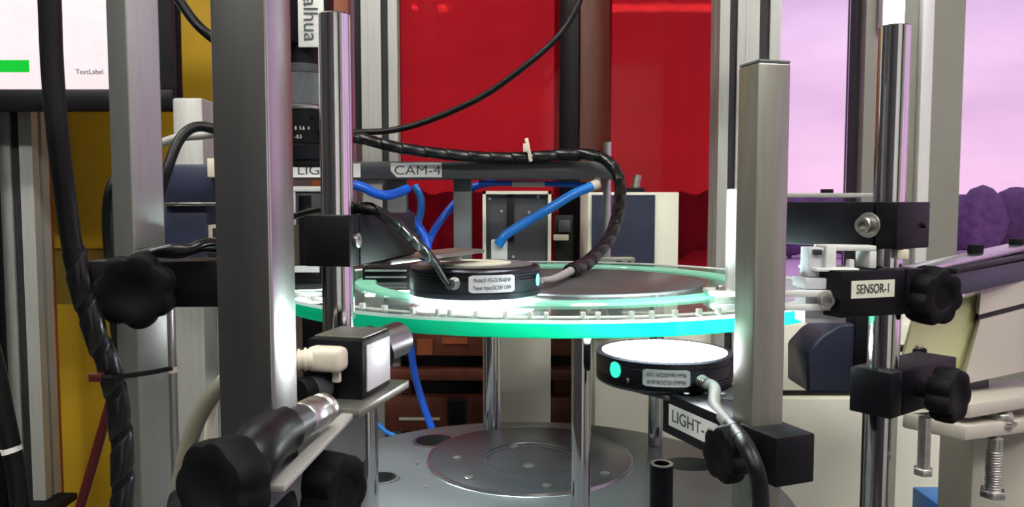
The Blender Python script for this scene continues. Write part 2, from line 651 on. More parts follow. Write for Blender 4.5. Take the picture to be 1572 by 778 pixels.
# ceiling tube lamps
for k, (lx, ly) in enumerate(((-0.9, -0.9), (0.9, -0.9), (-0.9, 0.25), (1.0, 0.25))):
    t = thing('ceiling_tube_lamp', ['twin tube lamp on the ceiling, left and nearest the viewer', 'twin tube lamp on the ceiling, right and nearest the viewer',
                                    'twin tube lamp on the ceiling above the left posts', 'twin tube lamp on the ceiling above the right chrome rod'][k], 'ceiling lamp', (lx, ly, ZC - 0.09), 'ceiling tube lamps')
    B().box((lx, ly, ZC - 0.03), (1.2, 0.16, 0.06), bevel=0.006).obj('housing', 'white_paint', t)
    for s_ in (-1, 1):
        B().cyl((lx - 0.56, ly + s_ * 0.045, ZC - 0.078), (lx + 0.56, ly + s_ * 0.045, ZC - 0.078), 0.014, seg=12).obj('tube', 'tube_lamp_glow', t)

# ------------------------------------------------------------------ outside: lake and far bank
o = B().box((0, 60, -3.7), (260, 108, 0.1)).obj('lake', 'lake_water')
struct(o, 'calm lake reflecting the pink dusk sky')
spots = [(960 + 46 * k) for k in range(4)] + [(1215 + 46 * k) for k in range(3)] + [(1468 + 44 * k) for k in range(4)] + [(640 + 46 * k) for k in range(5)]
for k, px in enumerate(spots):
    Y = 70 + (k % 2) * 6
    px += random.uniform(-6, 6)
    top = 297 + random.uniform(-9, 4) - (4 if 1500 < px < 1570 else 0) + 4
    cx = P(px, 300, Y).x
    zt = P(px, top, Y).z
    w = random.uniform(1.9, 2.4)
    b = B()
    tb = bmesh.new()
    bmesh.ops.create_icosphere(tb, subdivisions=3, radius=1)
    for v in tb.verts:
        n = v.co.normalized()
        v.co = Vector((n.x * (1 + 0.12 * math.sin(5 * n.z + k)), n.y, n.z)) * (1 + 0.05 * math.sin(11 * n.x + k) * math.cos(9 * n.z + 2 * k))
        v.co.z = math.copysign(abs(v.co.z) ** 0.7, v.co.z)
    hgt = zt + 3.65
    b._take(tb, Matrix.Translation((cx, Y, -3.65 + hgt * 0.54)) @ Matrix.Diagonal((w, 1.6, hgt * 0.5, 1)))
    t = thing('bank_tree', 'dark leafy tree on the far bank of the lake', 'tree', (cx, Y, -3.65), 'dark trees along the far lake bank')
    b.obj('crown', 'tree_dark', t)
    B().cyl((cx, Y, -3.65), (cx, Y, -3.65 + hgt * 0.3), 0.2, seg=8).obj('trunk', 'tree_dark', t)
struct(B().box((0, 86, -0.75), (300, 9, 5.9), bevel=0.6).obj('far_bank', 'tree_dark'), 'dark wooded far bank of the lake')


# ------------------------------------------------------------------ machine table (below the picture)
t = thing('machine_table', 'grey steel machine table carrying the whole inspection rig', 'table', (0.1, 0.72, 0))
B().box((0.12, 0.655, TABLE - 0.02), (1.5, 0.92, 0.04), bevel=0.003).obj('table_top', 'mid_grey_paint', t)
for sx in (-0.58, 0.82):
    for sy in (0.24, 1.07):
        B().box((sx, sy, (TABLE - 0.04) / 2), (0.05, 0.05, TABLE - 0.04), bevel=0.003).obj('leg', 'profile_aluminium', t)


# ------------------------------------------------------------------ T-slot aluminium columns
def tslot(name, label, x0, x1, Y, slots, ztop=2.75, zbot=0.0, depth=0.04, px_y=300, shift=0.0, trim=()):
    """column whose front face spans pixels x0..x1; slots are (px0, px1) grooves in the front face"""
    xa, xb = P(x0, px_y, Y).x, P(x1, px_y, Y).x
    t = thing(name, label, 'profile', ((xa + xb) / 2, Y + depth / 2, zbot))
    pts = [(xa, Y)]
    for (s0, s1) in slots:
        a, b = P(s0, px_y, Y).x, P(s1, px_y, Y).x
        pts += [(a, Y), (a, Y + 0.004), (a - 0.003, Y + 0.004), (a - 0.003, Y + 0.012), (b + 0.003, Y + 0.012), (b + 0.003, Y + 0.004), (b, Y + 0.004), (b, Y)]
    m = Y + depth / 2
    pts += [(xb, Y), (xb, m - 0.004), (xb - 0.006, m - 0.004), (xb - 0.006, m + 0.004), (xb, m + 0.004), (xb, Y + depth), (xa, Y + depth),
            (xa, m + 0.004), (xa + 0.006, m + 0.004), (xa + 0.006, m - 0.004), (xa, m - 0.004)]
    B().prism(pts, ztop - zbot, Matrix.Translation((0, 0, zbot))).obj('extrusion', 'profile_aluminium', t)
    for (s0, s1) in slots:
        a, b = P(s0, px_y, Y).x, P(s1, px_y, Y).x
        B().box(((a + b) / 2, Y + 0.0075, (ztop + zbot) / 2), (b - a - 0.0004, 0.006, ztop - zbot - 0.002)).obj('slot_strip', 'slot_rubber', t, label='black rubber slot strip')
    for (s0, s1) in trim:
        a, b = P(s0, px_y, Y).x, P(s1, px_y, Y).x
        B().box(((a + b) / 2, Y - 0.0003, (ztop + zbot) / 2), (b - a, 0.0012, ztop - zbot - 0.002)).obj('rib', 'profile_aluminium', t)
    return t


tslot('aluminium_column', 'slotted aluminium column at the left edge beneath the monitor', -40, 56, 1.15, ((-22, -8), (22, 36)), ztop=2.7, px_y=400)
tslot('aluminium_column', 'slotted aluminium column between the chrome rod and left red panel', 557, 612, 1.30, ((587, 598),), depth=0.045, trim=((566, 567.5),))
tslot('aluminium_column', 'wide slotted aluminium column right of the red panels', 1101, 1193, 1.12, ((1116, 1128), (1161, 1177)), depth=0.05, trim=((1140, 1143),))
# black cable duct left of the second column
xa, xb = P(546, 300, 1.32).x, P(556, 300, 1.32).x
tag(B().box(((xa + xb) / 2, 1.34, (1.40 + 0.12 + 2.7) / 2), (xb - xa, 0.03, 2.7 - 1.52), bevel=0.002).obj('cable_duct', 'slot_rubber'), 'narrow black duct beside the aluminium column', 'duct')

# ------------------------------------------------------------------ red acrylic guards, brown posts
def redsheet(x0, x1, Y, label, zt=2.7, zb=0.9):
    xa, xb = P(x0, 300, Y).x, P(x1, 300, Y).x
    tag(B().box(((xa + xb) / 2, Y, (zt + zb) / 2), (xb - xa, 0.004, zt - zb)).obj('red_guard_panel', 'red_acrylic'), label, 'panel')


redsheet(612.5, 858, 1.33, 'wide translucent red guard panel behind the horizontal beam')
redsheet(934, 1099, 1.33, 'narrow translucent red guard panel beside the right aluminium column')


def post(name, x0, x1, Y, d, material, label, cat='post', zt=2.7, zb=0.0):
    xa, xb = P(x0, 300, Y).x, P(x1, 300, Y).x
    return tag(B().box(((xa + xb) / 2, Y + d / 2, (zt + zb) / 2), (xb - xa, d, zt - zb), bevel=0.003).obj(name, material), label, cat)


post('wooden_post', 889, 938, 1.40, 0.06, 'brown_wood', 'dark brown post between the two red panels')
post('black_post', 852, 888.5, 1.40, 0.05, 'black_anodised', 'black post between the two red panels, beside the brown one')
post('wooden_post', 478, 540, 1.42, 0.05, 'orange_wood', 'orange brown post behind the chrome rod and lens')
post('wooden_post', 57, 66, 1.30, 0.03, 'orange_wood', 'thin orange brown strip beside the yellow panel', 'strip')

# yellow machine panel with its darker band
t = thing('yellow_panel', 'yellow painted sheet panel at the left behind the bars', 'panel', (P(200, 300, 1.38).x, 1.40, 0))
xa, xb = P(62, 300, 1.38).x, P(440, 300, 1.38).x
zb0, zb1 = Zat(468, 1.38), Zat(382, 1.38)
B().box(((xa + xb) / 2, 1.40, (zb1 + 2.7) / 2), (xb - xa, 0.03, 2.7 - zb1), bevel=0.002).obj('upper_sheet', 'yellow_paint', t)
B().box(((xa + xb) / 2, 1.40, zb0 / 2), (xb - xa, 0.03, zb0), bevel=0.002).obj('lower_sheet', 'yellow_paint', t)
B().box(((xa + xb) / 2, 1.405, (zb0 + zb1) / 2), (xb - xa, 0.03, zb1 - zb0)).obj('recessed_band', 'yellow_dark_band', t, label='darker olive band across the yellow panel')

# ------------------------------------------------------------------ monitor
Ym = 1.08
t = thing('monitor', 'black framed monitor with a pale pink screen and a green bar', 'monitor', P(100, 175, Ym))
b = B()
z0, z1 = Zat(170, Ym), Zat(-260, Ym)
x0, x1 = P(-330, 170, Ym).x, P(269, 170, Ym).x
sx0, sx1, sz0, sz1 = P(-310, 130, Ym).x, P(240, 130, Ym).x, Zat(137, Ym), Zat(-240, Ym)
b.box(((x0 + x1) / 2, Ym + 0.022, (z0 + z1) / 2), (x1 - x0 - 0.004, 0.035, z1 - z0 - 0.004), bevel=0.008)
b.obj('casing', 'black_plastic', t)
fr = B()
fr.box(((x0 + x1) / 2, Ym + 0.002, (z0 + sz0) / 2), (x1 - x0, 0.012, sz0 - z0), bevel=0.003)
fr.box(((x0 + x1) / 2, Ym + 0.002, (z1 + sz1) / 2), (x1 - x0, 0.012, z1 - sz1), bevel=0.003)
fr.box(((x0 + sx0) / 2, Ym + 0.002, (sz0 + sz1) / 2), (sx0 - x0, 0.012, sz1 - sz0))
fr.box(((x1 + sx1) / 2, Ym + 0.002, (sz0 + sz1) / 2), (x1 - sx1, 0.012, sz1 - sz0))
fr.obj('bezel', 'black_anodised', t)
scr = B().box(((sx0 + sx1) / 2, Ym + 0.004, (sz0 + sz1) / 2), (sx1 - sx0, 0.003, sz1 - sz0)).obj('screen', 'screen_glow', t)
c = P(-50, 101, Ym)
B().box((c.x, Ym + 0.0022, c.z), (S(184, Ym), 0.0008, S(18, Ym))).obj('green_bar', 'screen_green', scr, label='bright green progress bar')
B().text('TextLabel', 0.0095, frame((P(136, 110, Ym).x, Ym + 0.0022, P(136, 110, Ym).z), (1, 0, 0), (0, 0, 1))).obj('lettering', 'grey_ink', scr)
B().box((P(200, 190, Ym).x - 0.25, Ym + 0.05, (z0 + TABLE) / 2 + 0.05), (0.06, 0.02, z0 - TABLE + 0.1), bevel=0.002).obj('stand_neck', 'black_plastic', t)
B().box((P(200, 190, Ym).x - 0.25, Ym + 0.03, TABLE + 0.006), (0.2, 0.15, 0.012), bevel=0.003).obj('stand_base', 'black_plastic', t)


# ------------------------------------------------------------------ generic rig parts
def rod(name, label, xy, r, ztop, zbot, material='chrome', cat='rod', lean=(0, 0), group=None):
    x, y = xy
    tag(B().cyl((x, y, zbot), (x + lean[0], y + lean[1], ztop), r, seg=40, bevel=0.0009).obj(name, material), label, cat, group)


def square_bar(name, label, xy, s, rz, ztop, zbot, material='brushed_aluminium', cap=True):
    x, y = xy
    t = thing(name, label, 'bar', (x, y, zbot))
    B().box((x, y, (ztop + zbot) / 2), (s, s, ztop - zbot), rz=rz, bevel=0.0013, seg=3).obj('extrusion', material, t)
    if cap:
        B().box((x, y, ztop + 0.0009), (s * 0.98, s * 0.98, 0.0018), rz=rz, bevel=0.0006).obj('end_cap', 'mid_grey_paint', t)
    return t


def clamp_body(t, xy, zc, arm, fwd, back, h=0.0286, w=0.027, material='black_anodised', bore=0.0092):
    """split clamp round a rod at xy; arm = horizontal unit direction of the long side"""
    a = Vector((arm[0], arm[1], 0)).normalized()
    p = Vector((xy[0], xy[1], zc))
    rz = math.atan2(a.y, a.x)
    g = 0.0006
    c1 = p + a * ((fwd + g) / 2)
    B().box(c1, (fwd - g, w, h), rz=rz, bevel=0.0009).obj('arm_block', material, t)
    c2 = p - a * ((back + g) / 2)
    B().box(c2, (back - g, w, h), rz=rz, bevel=0.0009).obj('jaw', material, t)
    return a, rz


# chrome rod R1 and its clamp
R1 = (-0.0996, 0.4464)
rod('chrome_rod', 'tall chrome rod in front of the glass disc, left of centre', R1, 0.0092, P(520, 22, R1[1]).z, TABLE)
t = thing('rod_clamp', 'black split clamp on the left chrome rod holding the upper ring light', 'clamp', (R1[0], R1[1], Zat(405, 0.44)))
zc1 = Zat(370, 0.43)
a1, rz1 = clamp_body(t, R1, zc1, (0.2, 0.98), 0.098, 0.0145)
nrm = Vector((a1.y, -a1.x, 0))
pc = Vector((R1[0], R1[1], zc1)) + nrm * 0.0135 - a1 * 0.006
B().socket(pc, nrm, 0.0042, 0.002).obj('clamp_bolt', 'bolt_steel', t)
# flat plate from the clamp arm to the ring light
B().beam(Vector((R1[0], R1[1], zc1 - 0.0165)) + a1 * 0.05, Vector((-0.035, 0.615, zc1 - 0.0165)), 0.03, 0.003, bevel=0.0006).obj('support_plate', 'anodised_aluminium', t)
B().pbox(676, 391, 707, 400, 0.585, 0.012).obj('spacer_block', 'white_paint', t)


# ------------------------------------------------------------------ ring lights
def ring_light(name, label, cx, cy, ztop, up, R=0.0505, H=0.0225):
    """up=True shines upward"""
    t = thing(name, label, 'light', (cx, cy, ztop - H))
    w = Vector((0, 0, 1)) if up else Vector((0, 0, -1))
    base = Vector((cx, cy, ztop - H if up else ztop))      # back of the lamp
    g = 0.0006
    prof = [(0.012, 0.0), (R - 0.0025, 0.0), (R - 0.0006, 0.0012)]
    for k in range(3):
        h0 = 0.0030 + k * 0.0022
        prof += [(R, h0 - 0.0004), (R, h0), (R - g * 1.6, h0 + 0.0004), (R - g * 1.6, h0 + 0.0010), (R, h0 + 0.0014)]
    prof += [(R, H - 0.0058), (R - g, H - 0.0054), (R - g, H - 0.0048), (R, H - 0.0044), (R, H - 0.0008), (R - 0.001, H), (R - 0.0045, H), (R - 0.005, H - 0.002), (0.012, H - 0.002)]
    B().lathe(prof, base, w, 96, closed=True).obj('housing', 'ring_black', t)
    B().lathe([(0, H - 0.0035), (R - 0.0052, H - 0.0035), (R - 0.0052, H - 0.0004), (0, H - 0.0004)], base, w, 64).obj('diffuser', 'lamp_white', t, label='glowing white diffuser')

    def wrap(ang0, zc, off):
        def f(co):
            a = ang0 + co.x / R
            rr = R + off + co.z
            return Vector((cx + math.sin(a) * rr, cy - math.cos(a) * rr, zc + co.y))
        return f

    def patch(b, ang0, zc, wd_, ht, off, thick=0.0004, n=14, round_=0.0012):
        f = wrap(ang0, zc, off)
        t0 = bmesh.new()
        pts = []
        for (sx, sy, a0) in ((1, 1, 0), (-1, 1, 90), (-1, -1, 180), (1, -1, 270)):
            for k in range(4):
                a = math.radians(a0 + 30 * k)
                pts.append((sx * (wd_ / 2 - round_) + round_ * math.cos(a), sy * (ht / 2 - round_) + round_ * math.sin(a)))
        # columns so that the patch bends
        cols = n
        lo, hi = [], []
        for i in range(cols + 1):
            x = -wd_ / 2 + wd_ * i / cols
            e = max(0, abs(x) - (wd_ / 2 - round_))
            hh = ht / 2 - round_ + math.sqrt(max(0, round_ ** 2 - e ** 2))
            lo.append((x, -hh))
            hi.append((x, hh))
        vf = [[b.bm.verts.new(f(Vector((x, y, thick)))) for x, y in row] for row in (lo, hi)]
        vb = [[b.bm.verts.new(f(Vector((x, y, 0)))) for x, y in row] for row in (lo, hi)]
        for i in range(cols):
            b.bm.faces.new((vf[0][i], vf[0][i + 1], vf[1][i + 1], vf[1][i]))
            b.bm.faces.new((vb[0][i + 1], vb[0][i], vb[1][i], vb[1][i + 1]))
            b.bm.faces.new((vf[1][i], vf[1][i + 1], vb[1][i + 1], vb[1][i]))
            b.bm.faces.new((vf[0][i + 1], vf[0][i], vb[0][i], vb[0][i + 1]))
        t0.free()
        return b
    return t, wrap, patch, R, base, w


UL = (-0.0285, 0.603, Zat(405, 0.603))
t, wrap, patch, R, base, w = ring_light('ring_light', 'round black ring light with white rating label, hanging over the glass disc', UL[0], UL[1], UL[2], False)
# top cap with pale disc
B().lathe([(0, 0), (R - 0.006, 0), (R - 0.006, 0.0006), (0, 0.0006)], (UL[0], UL[1], UL[2]), (0, 0, 1), 64).obj('top_cap', 'mid_grey_paint', t)
B().lathe([(0, 0.0006), (0.030, 0.0006), (0.030, 0.0014), (0, 0.0014)], (UL[0] - 0.002, UL[1], UL[2]), (0, 0, 1), 48).obj('camera_window', 'label_ivory', t)
zc = UL[2] - 0.0105
lb = patch(B(), math.radians(17), zc, 0.0345, 0.0125, 0.0002).obj('rating_label', 'label_silver', t)
f1 = wrap(math.radians(17), zc + 0.0026, 0.0007)
B().text('Model:JY-PG-DC90-60 W', 0.0042, None, 0.00008, warp=f1, sx=0.62).obj('lettering', 'ink', lb)
f1 = wrap(math.radians(17), zc - 0.0028, 0.0007)
B().text('Power Input:DC24V 1.0W', 0.0042, None, 0.00008, warp=f1, sx=0.62).obj('lettering', 'ink', lb)
f1 = wrap(math.radians(40), UL[2] - 0.0095, 0)
B().cyl(f1(Vector((0, 0, -0.002))), f1(Vector((0, 0, 0.0004))), 0.0019, seg=16).obj('set_screw', 'ink', t)
patch(B(), math.radians(70), UL[2] - 0.0105, 0.0085, 0.0095, 0.0002, round_=0.0042).obj('sticker', 'teal_sticker', t, label='round pale teal sticker')
f1 = wrap(math.radians(-15), UL[2] - 0.0100, 0)
pa, pb = f1(Vector((0, 0, -0.001))), f1(Vector((0, 0, 0.008)))
b = B()
dirn = (pb - pa).normalized()
for k in range(4):
    b.cyl(pa + dirn * 0.0018 * k, pa + dirn * (0.0018 * k + 0.0012), 0.0048 - 0.0003 * k, seg=24, bevel=0.0003)
b.cyl(pa, pb, 0.0036, seg=24)
b.obj('cable_gland', 'steel', t)
# cable of the upper light
g0 = pb
pts = [g0 - dirn * 0.002, g0 + Vector((-0.003, -0.002, 0.003)), P(666, 402, 0.528), P(645, 378, 0.505), P(612, 347, 0.470), P(580, 326, 0.455), P(552, 319, 0.453), P(530, 322, 0.466), P(490, 322, 0.49), P(440, 335, 0.53)]
t2 = thing('light_cable', 'black cable with split sleeve from the upper ring light to the chrome rod', 'cable', g0)
B().tube(pts, 0.0022).obj('cord', 'black_rubber', t2)
B().tube(pts[2:8], 0.0032, smooth=10).obj('sleeve', 'black_rubber', t2)
B().helix_band(pts[2:8], 0.0032, 0.02, 0.018, 0.0003).obj('spiral_wrap', 'spiral_black', t2)

LL = (0.1155, 0.588, Zat(537, 0.588))
t, wrap, patch, R, base, w = ring_light('ring_light', 'lit round ring light glowing white beneath the glass disc', LL[0], LL[1], LL[2], True, R=0.0512)
zc = LL[2] - 0.0105
lb = patch(B(), math.radians(-9), zc, 0.033, 0.0120, 0.0002).obj('rating_label', 'label_silver', t)
for s_, tx in ((-1, 'Model:JY-PG-DC90-60 W'), (1, 'Power Input:DC24V 1.0W')):
    f0 = wrap(math.radians(-9), zc + s_ * 0.0026, 0.0007)
    B().text(tx, 0.0042, None, 0.00008, warp=(lambda co, f0=f0: f0(Vector((-co.x, -co.y, co.z)))), sx=0.6).obj('lettering', 'ink', lb)
patch(B(), math.radians(-53), LL[2] - 0.0085, 0.0105, 0.0115, 0.0002, round_=0.0051).obj('indicator_lamp', 'led_teal', t, label='glowing teal round indicator')
f0 = wrap(math.radians(-40), LL[2] - 0.0145, 0.0004)
B().text('9', 0.0055, None, 0.00008, warp=f0).obj('lettering', 'label_silver', t)
f1 = wrap(math.radians(20), LL[2] - 0.0135, 0)
pa, pb = f1(Vector((0, 0, -0.001))), f1(Vector((0, 0, 0.008)))
dirn = (pb - pa).normalized()
b = B()
for k in range(4):
    b.cyl(pa + dirn * 0.0018 * k, pa + dirn * (0.0018 * k + 0.0012), 0.0052 - 0.0003 * k, seg=24, bevel=0.0003)
b.cyl(pa, pb, 0.0038, seg=24)
b.obj('cable_gland', 'steel', t)
# mounting plate under the lower light
t3 = thing('mounting_plate', 'dark bent plate carrying the lit ring light', 'plate', P(1060, 630, 0.55))
zp = LL[2] - 0.0225
xx0, xx1 = P(968, 610, 0.57).x, P(1125, 610, 0.57).x
out = [(xx0, LL[1] - 0.025), (xx0 + 0.028, LL[1] - 0.06), (xx1, LL[1] - 0.06), (xx1, LL[1] + 0.04), (xx0, LL[1] + 0.04)]
B().prism(out, 0.0035, Matrix.Translation((0, 0, zp - 0.0036)), bevel=0.0006).obj('plate', 'plate_black', t3)
for (px, py) in ((1082, 615), (1050, 612), (1104, 610)):
    c = P(px, py, 0.545)
    B().cyl((c.x, 0.538, zp - 0.0002), (c.x, 0.538, zp + 0.0022), 0.0028, seg=16, bevel=0.0005).obj('screw', 'bolt_steel', t3)
g0 = pb
pts = [g0 - dirn * 0.002, g0 + Vector((0.003, -0.004, -0.002)), P(1098, 624, 0.505), P(1121, 652, 0.468), P(1142, 680, 0.425), P(1158, 712, 0.41), P(1166, 745, 0.41), P(1168, 800, 0.41), P(1166, 900, 0.42), P(1150, 1100, 0.45)]
t2 = thing('light_cable', 'grey cable turning black from the lit ring light down the post', 'cable', g0)
B().tube(pts[:5], 0.0042).obj('cord', 'light_grey_cable', t2)
B().tube(pts[3:], 0.0046).obj('sleeve', 'black_rubber', t2)
for k in (0.25, 0.75):
    p_ = pts[3].lerp(pts[4], k)
    B().cyl(p_, p_ + (pts[4] - pts[3]).normalized() * 0.006, 0.0052, seg=18).obj('collar', 'black_rubber', t2)

# ------------------------------------------------------------------ glass disc
GC = (0.037, 0.752)
GR = 0.256
GT = CAMZ - 0.0760
GTH = 0.0115
t = thing('glass_disc', 'large round glass disc with a glowing green polished edge', 'glass disc', (GC[0], GC[1], GT - GTH))
B().lathe([(0, GT), (GR - 0.0035, GT)], (GC[0], GC[1], 0), (0, 0, 1), 192).obj('top_face', 'disc_glass', t)
B().lathe([(0, GT - GTH), (GR - 0.001, GT - GTH)], (GC[0], GC[1], 0), (0, 0, 1), 192).obj('bottom_face', 'disc_glass', t)
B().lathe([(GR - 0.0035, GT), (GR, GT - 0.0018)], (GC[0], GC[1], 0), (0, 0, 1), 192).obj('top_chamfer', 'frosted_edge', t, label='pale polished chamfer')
B().lathe([(GR, GT - 0.0018), (GR, GT - GTH + 0.0008), (GR - 0.001, GT - GTH)], (GC[0], GC[1], 0), (0, 0, 1), 192).obj('rim', 'rim_green', t, label='bright green edge of the glass')
B().lathe([(0.166, GT + 0.0001), (0.186, GT + 0.0001), (0.185, GT + 0.0022), (0.167, GT + 0.0022)], (GC[0], GC[1], 0), (0, 0, 1), 160, closed=True).obj('inner_ring', 'pale_green_glass', t, label='pale green inner ring on the glass')
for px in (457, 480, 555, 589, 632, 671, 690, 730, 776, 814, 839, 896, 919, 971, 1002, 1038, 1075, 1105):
    # reflections in the glass edge, painted as small white blocks
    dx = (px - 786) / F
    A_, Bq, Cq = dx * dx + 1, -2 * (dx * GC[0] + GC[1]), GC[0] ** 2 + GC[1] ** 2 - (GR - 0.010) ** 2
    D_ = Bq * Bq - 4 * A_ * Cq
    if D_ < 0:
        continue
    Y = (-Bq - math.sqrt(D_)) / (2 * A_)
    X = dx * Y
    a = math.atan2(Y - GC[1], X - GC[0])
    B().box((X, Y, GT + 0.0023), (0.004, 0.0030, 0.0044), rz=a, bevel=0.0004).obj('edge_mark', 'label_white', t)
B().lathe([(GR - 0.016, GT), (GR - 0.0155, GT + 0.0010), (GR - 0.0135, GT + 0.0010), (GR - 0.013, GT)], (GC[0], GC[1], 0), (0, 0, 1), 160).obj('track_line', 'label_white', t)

# black round plate resting on the disc behind the light
bx = P(885, 440, 0.72)
tag(B().lathe([(0, 0), (0.116, 0), (0.118, 0.001), (0.118, 0.0022), (0.1165, 0.0030), (0, 0.0030)], (bx.x, 0.735, GT + 0.0003), (0, 0, 1), 96).obj('hub_plate', 'plate_black'), 'flat black round plate in the middle of the glass disc', 'plate')

# ------------------------------------------------------------------ base plate below
PZ = CAMZ - 0.256
PC = (0.015, 0.672)


def circ(c, r, n=48, sq=1.0):
    return [(c[0] + r * math.cos(2 * PI * i / n), c[1] + sq * r * math.sin(2 * PI * i / n)) for i in range(n)]


def onplate(px, py):
    # intersect the pixel ray with the plate top
    p = P(px, py, 1.0) - Vector((0, 0, CAMZ))
    k = (PZ - CAMZ) / p.z
    return (p.x * k, p.y * k)


t = thing('base_plate', 'round black machined base plate with screws and holes', 'plate', (PC[0], PC[1], TABLE))
h1, h2, h3, h4 = onplate(667, 677), onplate(585, 734), onplate(846, 668), onplate(1060, 712)
HO = [circ(h1, 0.0215), circ(h2, 0.0155), circ(h3, 0.017), circ(h4, 0.027, 40, 0.75), circ(onplate(735, 796), 0.02)]
B().holed(circ(PC, 0.226, 120), HO, PZ - 0.014, PZ).obj('plate', 'plate_black', t)
for hc, hr in ((h1, 0.0215), (h2, 0.0155)):
    B().lathe([(hr, -0.012), (hr - 0.0012, -0.012), (hr - 0.0016, 0.0012), (hr + 0.0016, 0.0012), (hr + 0.0018, 0.0001)], (hc[0], hc[1], PZ), (0, 0, 1), 48).obj('hole_rim', 'steel', t)
B().lathe([(0, 0), (0.215, 0), (0.215, 0.02), (0, 0.02)], (PC[0], PC[1], PZ - 0.06), (0, 0, 1), 64).obj('under_plate', 'plate_black', t)
B().cyl((PC[0], PC[1], TABLE), (PC[0], PC[1], PZ - 0.06), 0.12, seg=64).obj('pedestal', 'black_anodised', t)
ic = (0.018, 0.766)
B().lathe([(0, 0.0002), (0.101, 0.0002), (0.101, 0.0020), (0.0995, 0.0030), (0.044, 0.0030), (0.0435, 0.0022), (0, 0.0022)], (ic[0], ic[1], PZ), (0, 0, 1), 128).obj('turntable', 'turntable_black', t)
B().lathe([(0.0996, 0.0032), (0.1018, 0.0032), (0.1024, 0.0005), (0.1028, 0.0002)], (ic[0], ic[1], PZ), (0, 0, 1), 128).obj('turntable_edge', 'steel', t, label='bright machined edge')
B().lathe([(0.0436, 0.0024), (0.0436, 0.0033), (0.0446, 0.0033), (0.0446, 0.0024)], (ic[0], ic[1] - 0.012, PZ), (0, 0, 1), 96, closed=True).obj('inner_edge', 'steel', t, label='bright machined inner edge')
cb = onplate(812, 718)
B().lathe([(0, 0.0022), (0.006, 0.0022), (0.004, 0.0034), (0, 0.0036)], (cb[0], cb[1], PZ), (0, 0, 1), 24).obj('centre_boss', 'plate_black', t)
for (px, py) in ((789, 691), (702, 708), (720, 739), (839, 752), (928, 733)):
    q = onplate(px, py)
    B().socket((q[0], q[1], PZ + 0.0026), (0, 0, 1), 0.0046, 0.0022).obj('screw', 'bolt_steel', t)
for (px, py) in ((640, 712), (655, 747)):
    q = onplate(px, py)
    B().cyl((q[0], q[1], PZ), (q[0], q[1], PZ + 0.001), 0.0018, seg=12).obj('pin', 'bolt_steel', t)

# support rods between plate and glass
ZR = GT - GTH - 0.0006
rods = [(755, 660, 0.0098, 'polished support rod at the back of the base plate, left of the cream cabinet'),
        (1006, 683, 0.0078, 'thin polished support rod standing behind the lit ring light'),
        (891, 800, 0.0079, 'polished support rod in front of the base plate centre'),
        (567, 800, 0.0077, 'polished support rod just right of the small box camera')]
for (px, py, r, lab) in rods:
    q = onplate(px, py)
    rod('support_rod', lab, q, r, ZR, PZ, group='polished rods between base plate and glass')
q = onplate(1015, 782)
t = thing('stub_post', 'short black hollow post on the front of the base plate', 'post', (q[0], q[1], PZ))
B().lathe([(0, 0), (0.0095, 0), (0.0095, 0.0385), (0.009, 0.039), (0.0065, 0.039), (0.0065, 0.034), (0, 0.034)], (q[0], q[1], PZ), (0, 0, 1), 32).obj('sleeve', 'black_anodised', t)
B().lathe([(0.0066, 0.0388), (0.0094, 0.0388), (0.0094, 0.0396), (0.0066, 0.0396)], (q[0], q[1], PZ), (0, 0, 1), 32, closed=True).obj('end_ring', 'steel', t)

# ------------------------------------------------------------------ post P (right) and LIGHT clamp
PP = (0.1498, 0.470)
square_bar('square_post', 'square grey aluminium post in front of the glass disc at the right', PP, 0.0215, math.radians(16), P(1175, 101, 0.47).z, TABLE, 'anodised_aluminium')
t = thing('rod_clamp', 'black clamp with LIGHT label on the square grey post', 'clamp', (PP[0], PP[1], Zat(755, 0.43)))
zc = CAMZ - 0.1475
am, rz = clamp_body(t, PP, zc, (-0.36, 0.93), 0.085, 0.034, w=0.0275)
left = Vector((-am.y, am.x, 0))
arm0 = Vector((PP[0], PP[1], zc))
lc = arm0 + left * 0.0139 + am * 0.048
lo = B().box(lc, (0.056, 0.0005, 0.0150), rz=math.atan2(-am.y, -am.x)).obj('name_label', 'label_white', t, label='white label')
B().text('LIGHT-', 0.0118, frame(lc + left * 0.00035 + am * 0.005, -am, (0, 0, 1)), sx=1.05).obj('lettering', 'grey_ink', lo)
kc = arm0 + left * 0.0142 - am * 0.009
B().cyl(kc, kc + left * 0.01, 0.0045, seg=20).obj('knob_stem', 'black_plastic', t)
B().knob(kc + left * 0.008, left, 0.0175, 0.013, phase=0.3).obj('clamp_knob', 'black_plastic', t)
q = arm0 + am * 0.072
B().cyl((q.x, q.y, zc + 0.0143), (q.x, q.y, zp - 0.0037), 0.008, seg=20).obj('spacer', 'black_anodised', t)

# ------------------------------------------------------------------ chrome rod R2 with its clamps
R2 = (0.238, 0.491)
top = P(1374, 40, R2[1])
rod('chrome_rod', 'tall chrome rod at the right carrying the sensor clamps', (0.2345, R2[1]), 0.0094, top.z, TABLE, lean=(top.x - 0.2345, 0))
t = thing('rod_clamp', 'long black clamp bar bolted to the top of the right chrome rod', 'clamp', (R2[0], R2[1], Zat(383, 0.47)))
zc = Zat(346, 0.475)
ar = (-0.57, 0.82)
am, rz = clamp_body(t, (0.2385, 0.492), zc, ar, 0.064, 0.0145, w=0.038)
nrm = Vector((-0.82, -0.57, 0))
pc = Vector((0.2385, 0.492, zc)) + nrm * 0.0190 + am * 0.0035
B().cyl(pc, pc + nrm * 0.0012, 0.0078, seg=32, bevel=0.0003).obj('washer', 'bolt_steel', t)
B().socket(pc + nrm * 0.0012, nrm, 0.0052, 0.0065).obj('clamp_bolt', 'bolt_steel', t)
